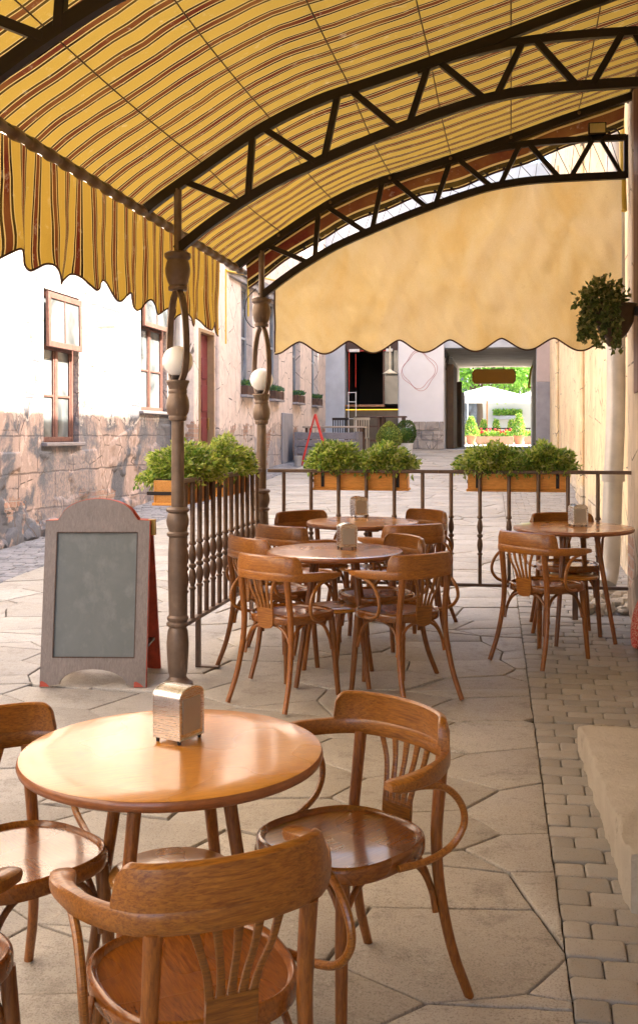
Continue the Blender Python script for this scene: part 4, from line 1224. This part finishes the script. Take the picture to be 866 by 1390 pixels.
m = MB().tube([(-4.30,BY-.02,3.9),(-4.30,BY-.02,2.75)], .010, 6).tube([(-4.12,BY-.02,3.85),(-4.12,BY-.02,2.95)], .009, 6).tube([(-4.34,BY-.02,3.93),(-3.25,BY-.02,3.93)], .010, 6)
loc(m.build('red_line_trim', M_REDL, bb), bb)
loc(MB().box(-4.30,-4.02,BY-.06,BY+.02,3.90,3.98).build('spot_lamp', M_WHITEP, bb, bevel=.01), bb)
loc(MB().box(-3.30,-3.12,BY-.06,BY+.02,3.90,3.98).build('spot_lamp', M_WHITEP, bb, bevel=.01), bb)
# loose double line emblem on the white wall
m = MB()
for k, (rr, rot, ox, oz) in enumerate(((.40,.0,0,0),(.44,.16,.02,-.01))):
    P = []
    for j in range(72):
        a = 2*math.pi*j/72; q = rr*(1 - .10*math.cos(4*(a-rot)) *-1.0 if False else 1+.10*math.cos(4*(a-rot)))
        P.append((-2.42+ox+q*1.0*math.cos(a), BY-.104, 3.385+oz+q*1.12*math.sin(a)))
    m.tube(P, .006, 5, loop=True)
loc(m.build('wall_emblem', simple('faded_red_line', (.50,.22,.22), .7), bb), bb)
# things at the bar
t = thing('wall_lamp', 'cream metal shade lamp hanging beside the bar front', 'lamp', (-3.17, BY-.25, 3.30))
MB().lathe([(.02,.75),(.025,.12),(.05,.09),(.20,.0),(.195,-.01),(.02,.05)], 24).build('lamp_shade', simple('cream_enamel', (.62,.58,.45), .4), t)
MB().tube([(0,0,.7),(0,.1,.80),(0,.25,.82)], .02, 8).build('arm', M_TRUSS, t)
t = thing('white_ladder_rack', 'small white ladder shaped rack leaning at the left of the bar front', 'rack', (-4.2, BY-.2, 1.9))
m = MB().tube([(-.09,0,-.62),(-.09,0,.92)], .014, 6).tube([(.11,0,-.62),(.11,0,.92)], .014, 6)
for z in (.9,.65,.2): m.tube([(-.09,0,z),(.11,0,z)], .012, 6)
m.build('frame', M_WHITEP, t)
def stool(x, y, label):
    z = gz(y); t = thing('bar_stool_table', label, 'high table', (x, y, z), 0, 'dark wooden high tables at the bar')
    MB().box(-.33,.33,-.25,.25,.86,.90).build('top', W_DARKF, t, bevel=.01)
    for a in (-.26,.26):
        for b in (-.19,.19): MB().box(a-.03,a+.03,b-.03,b+.03,0,.859).build('leg', W_DARKF, t)
    MB().box(-.23,.23,-.2,-.18,.25,.30).box(-.23,.23,.18,.2,.25,.30).box(-.23,.23,-.2,-.18,.62,.66).build('stretcher', W_DARKF, t)
stool(-3.62, 27.6, 'dark wooden high table with crossbars in front of the bar, left one')
stool(-3.02, 27.9, 'dark wooden high table in front of the bar, partly behind the boxwood')
gb = thing('grey_bench', 'low weathered grey plank bench back on the street before the bar', 'bench', (-4.03, 23.4, gz(23.4)))
m = MB()
for k in range(4): m.box(-.66,.66,-.03,.03,.02+.165*k,.17+.165*k)
m.build('backrest', W_GREYP, gb, bevel=.008)
MB().box(-.66,.66,.03,.62,.30,.36).build('seat', W_GREYP, gb, bevel=.008)
for x in (-.69,.69): MB().box(x-.035,x+.035,-.05,.64,0,.68).build('armrest', W_GREYP, gb, bevel=.01)
tb = thing('long_table', 'pale wooden long table behind the grey bench', 'table', (-4.0, 24.6, gz(24.6)))
MB().box(-.75,.68,-.30,.30,.72,.76).build('tabletop', simple('pale_table_wood', (.42,.34,.27), .5), tb, bevel=.008)
for a in (-.66,.6):
    for b in (-.25,.25): MB().box(a-.03,a+.03,b-.03,b+.03,0,.719).build('leg', W_DARKF, tb)
def slatchair(x, y, mat, label):
    t = thing('slat_back_chair', label, 'chair', (x, y, gz(y)), 0, 'slat back chairs at the long table')
    MB().box(-.2,.2,-.2,.2,.43,.46).build('seat', mat, t, bevel=.005)
    m = MB().box(-.2,.2,.19,.22,.88,.94)
    for k in range(7): m.box(-.19+.058*k,-.165+.058*k,.195,.215,.461,.879)
    m.build('backrest', mat, t)
    for a in (-.18,.18):
        for b in (-.18,.18): MB().box(a-.018,a+.018,b-.018,b+.018,0,.429).build('leg', mat, t)
slatchair(-4.05, 25.3, M_TRUSS, 'black slat back chair behind the long table by the bar')
slatchair(-3.55, 25.4, simple('pale_chair_wood', (.45,.38,.28), .6), 'pale wooden slat back chair behind the long table by the bar')
# red easel sign seen edge on
ey = 22.4; es = thing('easel_sign', 'bright red folding A frame board seen edge on before the grey bench', 'sign', (-4.10, ey, gz(ey)))
m = MB().bar((-.30,0,0),(0,0,1.10),.5,.035, up=(0,1,0)); 
MB().prism([(-.315,0),(-.275,0),(.01,1.10),(-.015,1.10)], .05, Matrix.Translation((0,.02,0)) @ Matrix.Rotation(math.pi/2, 4, 'X')).build('left_panel', M_REDL, es)
MB().prism([(.30,.0),(.335,.0),(.015,1.10),(-.008,1.06)], .16, Matrix.Translation((0,.08,0)) @ Matrix.Rotation(math.pi/2, 4, 'X')).build('right_panel', M_REDL, es)
t = thing('square_lantern', 'small light brown wooden lantern on the ground under the red A frame', 'lantern', (-4.10, ey-.32, gz(ey-.32)))
MB().box(-.07,.07,-.07,.07,.02,.20).build('box', simple('lantern_wood', (.42,.28,.15), .6), t, bevel=.006)
MB().tube([(-.04,0,.2),(0,0,.32),(.04,0,.2)], .008, 6).build('handle', M_BARK, t)
MB().sphere((0,-.066,.11), .03, 10, 8).build('heart_opening', M_WHITEP, t)
t = thing('grey_bucket', 'pale grey bucket on the ground left of the lantern by the red A frame', 'bucket', (-4.42, ey-.25, gz(ey-.25)))
MB().lathe([(.07,0),(.09,.22),(.095,.225),(.085,.22),(.02,.06)], 16).build('body', M_PIPE, t)

# boxwoods
def boxwood(x, y, h, r, cone, label, pot, mats):
    t = thing('boxwood_shrub', label, 'shrub', (x, y, gz(y)), 0, 'clipped boxwood shrubs before the bar')
    m = MB(); pts = []
    for _ in range(3200):
        v = R.random(); a = R.uniform(0, 6.283)
        if cone: rr = r*(math.sin(math.pi*min(1, (v*.72+.28)))**.8)
        else: rr = r*math.sqrt(max(0, 1-(2*v*.9-.85)**2))
        rr *= 1 - .15*R.random(); z = .28 + (h-.28)*v
        pts.append((Vector((rr*math.cos(a), rr*math.sin(a), z)), Vector((math.cos(a), math.sin(a), .4 + v))))
    leaves(m, pts, .034, .6, 2, .0, .5, [3,2]); m.build('foliage', mats, t, smooth=0)
    MB().tube([(0,0,.2),(0,0,h*.8)], .02, 6).sphere((0,0,.28+(h-.28)*.42), r*.72, 12, 8, (1,1,1.0)).build('trunk', L3, t)
    MB().lathe([(r*.55,0),(r*.7,.26),(r*.74,.30),(r*.66,.30),(.03,.27)], 20).build('pot', pot, t)
boxwood(-2.83, 25.2, .84, .30, True, 'yellowish clipped boxwood, pointed egg shape, left of the pair', M_DARKF if False else M_TERRA, [LB, L2])
boxwood(-2.50, 25.9, .84, .24, False, 'dark green clipped boxwood in a white pot, right of the pair', M_WHITEP, [LB2, LB])

# ------------------------------------------------------------------ beyond the passage
t = thing('hanging_sign', 'blank orange brown board with rounded ends hanging at the far end of the passage', 'sign', (-.56, 36.3, 3.62))
def stad(w, h):
    c = h*.45; return [(-w,-h+c),(-w+c*.7,-h),(w-c*.7,-h),(w,-h+c),(w,h-c),(w-c*.7,h),(-w+c*.7,h),(-w,h-c)]
RX = Matrix.Rotation(math.pi/2, 4, 'X')
MB().prism(stad(.72,.245), .05, RX).build('board', M_SIGNB, t, bevel=.006)
MB().prism(stad(.68,.21), .012, Matrix.Translation((0,-.0505,0)) @ RX).build('face', M_SIGN, t)
MB().tube([(-.3,-.02,.245),(-.3,-.02,.36)], .01, 6).tube([(.3,-.02,.245),(.3,-.02,.36)], .01, 6).build('hanger', M_TRUSS, t)
t = thing('yellow_bracket_lamp', 'yellow bent pipe bracket high on the right side of the passage exit', 'bracket', (.66, 33.5, 3.2))
MB().tube(catmull([(0,0,.6),(-.06,0,.45),(-.10,0,.1),(-.12,0,-.05),(-.05,0,-.08)],5), .03, 8).build('pipe', M_YPIPE, t)

def far_umbrella(x, y, label):
    z = gz(40); t = thing('patio_umbrella', label, 'umbrella', (x, y, z), 0, 'white patio umbrellas beyond the passage')
    m = MB(); n = 8; r = 1.85; top = Vector((0,0,2.50))
    ring = [Vector((r*math.cos(2*math.pi*k/n+.39), r*math.sin(2*math.pi*k/n+.39), 2.02)) for k in range(n)]
    m.add([top]+ring, [(0, 1+k, 1+(k+1)%n) for k in range(n)])
    low = [p + Vector((0,0,-.22)) for p in ring]; m.add(ring+low, [(k, n+k, n+(k+1)%n, (k+1)%n) for k in range(n)])
    m.build('canopy', M_UMB, t, smooth=0)
    MB().tube([(0,0,0),(0,0,2.48)], .035, 8).build('pole', M_POLE, t); MB().lathe([(.3,0),(.3,.06),(.06,.08)], 16).build('base', M_GREYW, t)
far_umbrella(-1.02, 47.0, 'white square patio umbrella seen through the passage, left one')
far_umbrella(1.75, 47.5, 'white square patio umbrella seen through the passage, right one')
def flowerbox(x0, x1, y, label):
    t = thing('flower_box', label, 'planter', ((x0+x1)/2, y, gz(40)), 0, 'flower boxes beyond the passage'); a = (x1-x0)/2
    MB().box(-a,a,-.2,.2,0,.32).build('box', simple('pinkish_box_wood', (.42,.24,.16), .7), t, bevel=.01)
    m = MB(); P = [(Vector((R.uniform(-a,a), R.uniform(-.2,.2), .32+R.uniform(0,.16))), Vector((0,-.2,1))) for _ in range(int(700*a))]
    leaves(m, P, .11, .6, 2, 0, .7, [2,1]); m.build('foliage', [LT, L1], t, smooth=0)
    m = MB()
    for _ in range(int(34*a)): m.sphere((R.uniform(-a,a), R.uniform(-.22,.1), .42+R.uniform(0,.2)), R.uniform(.03,.065), 7, 5)
    m.build('blossoms', M_FLR, t)
flowerbox(-1.35, .10, 42.8, 'flower box full of red blossoms in the middle of the passage view')
flowerbox(.52, 1.6, 42.9, 'flower box with red blossoms at the right of the passage view')
flowerbox(-2.9, -1.76, 42.9, 'flower box with red blossoms at the left of the passage view')
def conifer(x, y, h, label, pot=True):
    t = thing('potted_conifer' if pot else 'small_conifer', label, 'shrub', (x, y, gz(40)), 0, 'small conifers beyond the passage'); m = MB(); P = []
    z0 = .34 if pot else .02
    for _ in range(900):
        v = R.random()**1.3; r = .26*(1-v)+.02; a = R.uniform(0,6.28); P.append((Vector((r*math.cos(a), r*math.sin(a), z0+(h-z0)*v)), Vector((math.cos(a),math.sin(a),.8))))
    leaves(m, P, .11, .5, 2, 0, .5, [2,1]); m.build('foliage', [LT2, L2], t, smooth=0)
    MB().tube([(0,0,.1),(0,0,h*.8)], .02, 6).build('trunk', M_BARK, t)
    if pot: MB().lathe([(.14,0),(.2,.30),(.22,.31),(.22,.37),(.19,.37),(.02,.33)], 16).build('pot', M_TERRA, t)
conifer(-1.52, 41.9, 1.05, 'small cone shaped conifer in a terracotta pot at the left of the passage view')
conifer(.30, 41.9, 1.15, 'small cone shaped conifer in a terracotta pot at the right of the passage view')
for x, l in ((-2.1,'dark small conifer behind the left potted one beyond the passage'), (-1.15,'dark small conifer behind the red blossoms, left of the umbrella pole'), (-.62,'slim dark conifer behind the red blossoms, middle of the passage view'), (.02,'slim dark conifer behind the red blossoms near the right pot')):
    conifer(x, 46.0+R.random(), 1.0, l, False)
ff = MB()
for k in range(26): ff.box(-3+.25*k-.01,-3+.25*k+.01,45.0,45.02,gz(40),gz(40)+.62)
ff.box(-3.1,3.5,44.99,45.03,gz(40)+.62,gz(40)+.67)
tag(ff.build('low_fence', M_TRUSS), 'low dark metal fence behind the flower boxes beyond the passage', 'fence')
fb = thing('far_building', 'pale stone building with windows beyond the umbrellas, through the passage', 'building', (0, 62, gz(40)))
fh = [(-3.0,-1.9,1.6,5.2),(1.35,2.2,2.25,3.6),(-.9,.5,3.75,5.0),(-6,-4.6,2,4),(4,5.4,2,4)]
loc(wallmesh('X', 62, -16, 16, 1, 12, fh, 6, .25, -1).build('wall', simple('pale_stone_facade', (.46,.43,.38), .85, var=.1, scale=1), fb, smooth=0), fb)
for h in fh:
    w = loc(MB().box(h[0],h[1],62.2,62.24,h[2],h[3]).build('window', M_PANED, fb), fb)
    MB().box(h[0]-.08,h[0],61.95,62.05,h[2]-.1,h[3]+.1).box(h[1],h[1]+.08,61.95,62.05,h[2]-.1,h[3]+.1).box(h[0],h[1],61.95,62.05,h[3],h[3]+.1).box((h[0]+h[1])/2-.04,(h[0]+h[1])/2+.04,62.1,62.19,h[2],h[3]).build('frame', M_WHITEW, w)
wb = thing('far_window_box', 'long green planted box on the far pale facade through the passage', 'window box', (-.2, 61.8, 2.75))
MB().box(-.75,.75,-.12,.12,-.2,.0).build('box', M_GREYW, wb)
m = MB(); leaves(m, [(Vector((R.uniform(-.8,.8), R.uniform(-.15,.12), R.uniform(0,.3))), Vector((0,-.2,1))) for _ in range(900)], .14, .6, 2, 0, .7, [1,1]); m.build('foliage', [LT2, L1], wb, smooth=0)
def tree(x, y, label, zc, rx, rz, n):
    t = thing('leafy_tree', label, 'tree', (x, y, gz(40)), 0, 'street trees beyond the passage')
    P = []
    blobs = [(R.uniform(-1,1)*rx*.7, R.uniform(-1,1)*rx*.5, zc+R.uniform(-1,1)*rz*.6, R.uniform(.9,1.5)) for _ in range(16)]
    for bx, by, bz, br in blobs: P += dome_pts((bx,by,bz), br, br, br*.75, n//16, .6, -1, .3, bx)
    m = MB(); leaves(m, P, .26, .6, 2, .2, .9, [3,2]); m.build('crown', [LT, LT2], t, smooth=0)
    tk = MB().tube(catmull([(0,0,-.1),(.05,0,1.6),(-.1,.05,zc*.75)],5), [.2,.11], 10)
    for bx, by, bz, br in blobs[:8]: tk.tube(catmull([(-.05,0,zc*.6),(bx*.5,by*.5,bz*.85),(bx,by,bz)],4), [.07,.02], 6)
    tk.build('trunk', M_BARK, t)
tree(-1.6, 55, 'bright green tree over the umbrellas, left side of the passage view', 4.3, 3.2, 1.9, 6500)
tree(2.4, 56.5, 'bright green tree at the right side of the passage view behind the sign', 4.7, 2.6, 1.8, 5000)

# ------------------------------------------------------------------ right building
RB = thing('ochre_building', 'tall ochre plastered building along the right side of the street', 'building', (1.0, 12, gz(12)))
loc(wallmesh('Y', 1.0, 8.12, 28.6, -.2, 7.5, [], 6, .1, -1).build('wall', M_OCHRE, RB, smooth=0), RB)
loc(MB().box(1.02,2.6,17.7,28.58,7.502,11.3).build('upper_storeys', M_OCHRE, RB, smooth=0), RB)
loc(wallmesh('Y', .84, -6, 8.10, -.6, 7.5, [], 6, .1, -1).build('near_wall', M_NEARW, RB, smooth=0), RB)
m = MB()
for y, w, p in ((10.6,.5,.04),(15.2,1.1,.06),(23.2,1.8,.07)):
    loc(MB().box(1.0-p,.999,y,y+w,gz(y)-.05,7.4).build('pilaster', M_OCHRE, RB, bevel=.045, seg=4), RB)
loc(MB().box(.822,.838,7.30,7.56,1.95,4.3).build('door_frame', W_OLD, RB, bevel=.01), RB)
# big downpipe
P = catmull([(.885,9.55,5.0),(.885,9.5,3.2),(.875,9.35,2.0),(.83,9.15,1.2),(.80,9.05,.62),(.76,8.95,.45)], 6)
m = MB().tube(P, .078, 20); 
def at_z(z): return min(P, key=lambda p: abs(p.z-z))
for z in (1.35, 2.6, 3.9):
    p = at_z(z); m.tube([p-Vector((0,0,.035)), p+Vector((0,0,.035))], .092, 20)
t = m.build('downpipe', M_PIPE); tag(t, 'thick pale drainpipe running down the ochre wall behind the right hand table', 'drainpipe')
yp = MB().tube([(.80,7.95,3.28),(.80,8.05,3.6),(.815,8.3,4.1)], .022, 8).build('gas_pipe', M_YPIPE); tag(yp, 'yellow pipe slanting up the wall at the right end of the far truss', 'pipe')
# rubble
m = MB()
for _ in range(46):
    x, y = R.uniform(.52,.95), R.uniform(7.95,8.7); s_ = R.uniform(.02,.07)
    m.sphere((x, y, gz(y)+s_*.4), s_, 7, 5, (R.uniform(.7,1.3), R.uniform(.7,1.3), R.uniform(.5,.9)))
for i, v in enumerate(m.v):
    q = mn.noise(Vector(v)*18)*.02; m.v[i] = (v[0]+q, v[1]-q, v[2]+q*.5)
tag(m.build('rubble', M_STEP, smooth=25), 'heap of broken plaster and stones at the foot of the right wall', 'rubble', kind='stuff')
# wall hung planter
hp = thing('wall_planter', 'dark half round wall basket with trailing ivy, at the right end of the cream valance', 'planter', (.665, 7.25, 2.25))
MB().lathe([(.035,.0),(.05,.02),(.05,.05),(.09,.09),(.125,.16),(.135,.25),(.145,.26),(.145,.275),(.125,.275),(.03,.24)], 26).build('pot', simple('aged_dark_pot', (.10,.065,.035), .6, var=.4, scale=14, bump=.4), hp, smooth=40)
MB().box(.125,.173,-.03,.03,.20,.26).build('bracket', M_TRUSS, hp)
iv = thing('trailing_ivy', 'dark ivy spilling out of the wall basket on the right', 'plant', (.665, 7.25, 2.51))
m = MB(); leaves(m, dome_pts((-.08,0,.05), .15, .13, .13, 650, .6, -.6, .35, 2), .042, .8, 2, .2, .8, [3,1])
st = MB()
for k in range(26):
    a = R.uniform(1.7, 4.9); L = R.uniform(.10, .33); p0 = Vector((.11*math.cos(a), .11*math.sin(a), .02)); x, y = p0.x*1.55, p0.y*1.5
    P = catmull([p0, (x, y, .0), (x*1.15, y*1.1, -L*.5), (x*1.15+R.uniform(-.03,.03), y*1.1+R.uniform(-.03,.03), -L)], 6)
    st.tube(P, .0018, 4)
    leaves(m, [(q, Vector((math.cos(a)*.4, math.sin(a)*.4, -.5))) for q in P[3:] for _ in range(3)], .038, .8, 2, .2, .6, [3,1.3])
m.build('foliage', [LI, LI2], iv, smooth=0); st.build('stems', M_STEM, iv)
# red cushion on wall base
def floral():
    t = NT('red_floral_cloth'); v = t.coord(); w = t.voro(v, 38, 'DISTANCE_TO_EDGE'); n = t.noise(v, 30, 3, .5, 2.5)
    c = t.mix(t.math('LESS_THAN', w, .05), (.60,.05,.035), (.75,.50,.38)); c = t.mix(t.step(n, .60, .63), c, (.78,.55,.42)); t.set(Base_Color=c, Roughness=.9); return t.mat
m = MB(); rs = []
for i in range(9):
    z = i/8; k = math.sin(math.pi*(.08+.84*z))**.5
    rs.append([Vector((.055*k*math.cos(a), .20*k*math.sin(a), z*.34)) for a in [2*math.pi*j/16 for j in range(16)]])
m.rings(rs)
cu = m.build('floral_cushion', floral(), smooth=60); cu.location = (.665, 6.78, gz(6.8)+.10); cu.rotation_euler = (0, rad(12), 0)
cu.location = (.775, 6.98, .335)
tag(cu, 'red floral patterned cushion leaning by the right wall at the edge of the view', 'cushion')
# stone step
sp = MB(); z1 = .345
def stp():
    pts = [(.305,5.02),(1.0,5.02),(1.0,3.50),(.60,3.49),(.46,3.47),(.372,3.50)]
    n = len(pts); lv = [(-.02,0),(z1-.02,0),(z1-.006,.006),(z1,.02)]
    cx, cy = .7, 4.3; rs = []
    den = []
    for i in range(n):
        p, q = pts[i], pts[(i+1) % n]; k = max(1, int(math.hypot(q[0]-p[0], q[1]-p[1])/.03))
        for j in range(k): den.append((p[0]+(q[0]-p[0])*j/k, p[1]+(q[1]-p[1])*j/k))
    for z, s_ in lv:
        r_ = []
        for x, y in den:
            L = math.hypot(x-cx, y-cy); k = 1 - s_/L; q = mn.noise(Vector((x*9, y*9, z*6)))*.012 + mn.noise(Vector((x*30, y*30, z*20)))*.007
            if y < 3.75 and x < .6 and z > .2: q -= .03*max(0, mn.noise(Vector((x*7,y*7,5)))+.2)
            r_.append(Vector((cx+(x-cx)*k+q, cy+(y-cy)*k+q, z + (q*.8 if z > .3 else 0))))
        rs.append(r_)
    return rs
sp.rings(stp()); o = sp.build('stone_step', M_STEP, smooth=40)
tag(o, 'worn pale stone doorstep slab with a broken corner at the right edge of the terrace', 'step')

# ------------------------------------------------------------------ light and camera
EL, AZ = rad(41), rad(11)                  # azimuth measured from +X towards +Y
sd = Vector((math.cos(EL)*math.cos(AZ), math.cos(EL)*math.sin(AZ), math.sin(EL)))
sun = bpy.data.lights.new('sun', 'SUN'); sun.energy = 4.6; sun.angle = rad(.5); sun.color = (1.0,.91,.77)
so = bpy.data.objects.new('sun', sun); COL.objects.link(so); so.rotation_euler = sd.to_track_quat('Z', 'Y').to_euler()
w = bpy.data.worlds.new('World'); sc.world = w; w.use_nodes = True
nt = w.node_tree; bg = nt.nodes['Background']; sky = nt.nodes.new('ShaderNodeTexSky'); sky.sky_type = 'NISHITA'; sky.sun_disc = False
sky.sun_elevation = EL; sky.sun_rotation = math.pi/2 - AZ; sky.dust_density = 4.0; sky.ozone_density = .4
nt.links.new(sky.outputs[0], bg.inputs[0]); bg.inputs[1].default_value = .15
cam_ = bpy.data.cameras.new('camera'); co = bpy.data.objects.new('camera', cam_); COL.objects.link(co); sc.camera = co
co.location = (0,0,CAMZ); co.rotation_euler = (math.pi/2, 0, YAW)
cam_.sensor_width = 36; cam_.lens = F/1390*36; cam_.shift_y = -(695-HY)/1390; cam_.clip_end = 400; cam_.clip_start = .05
vs = sc.view_settings; vs.view_transform = 'Standard'; vs.look = 'None'; vs.gamma = 1; vs.exposure = 2.62; vs.use_curve_mapping = False
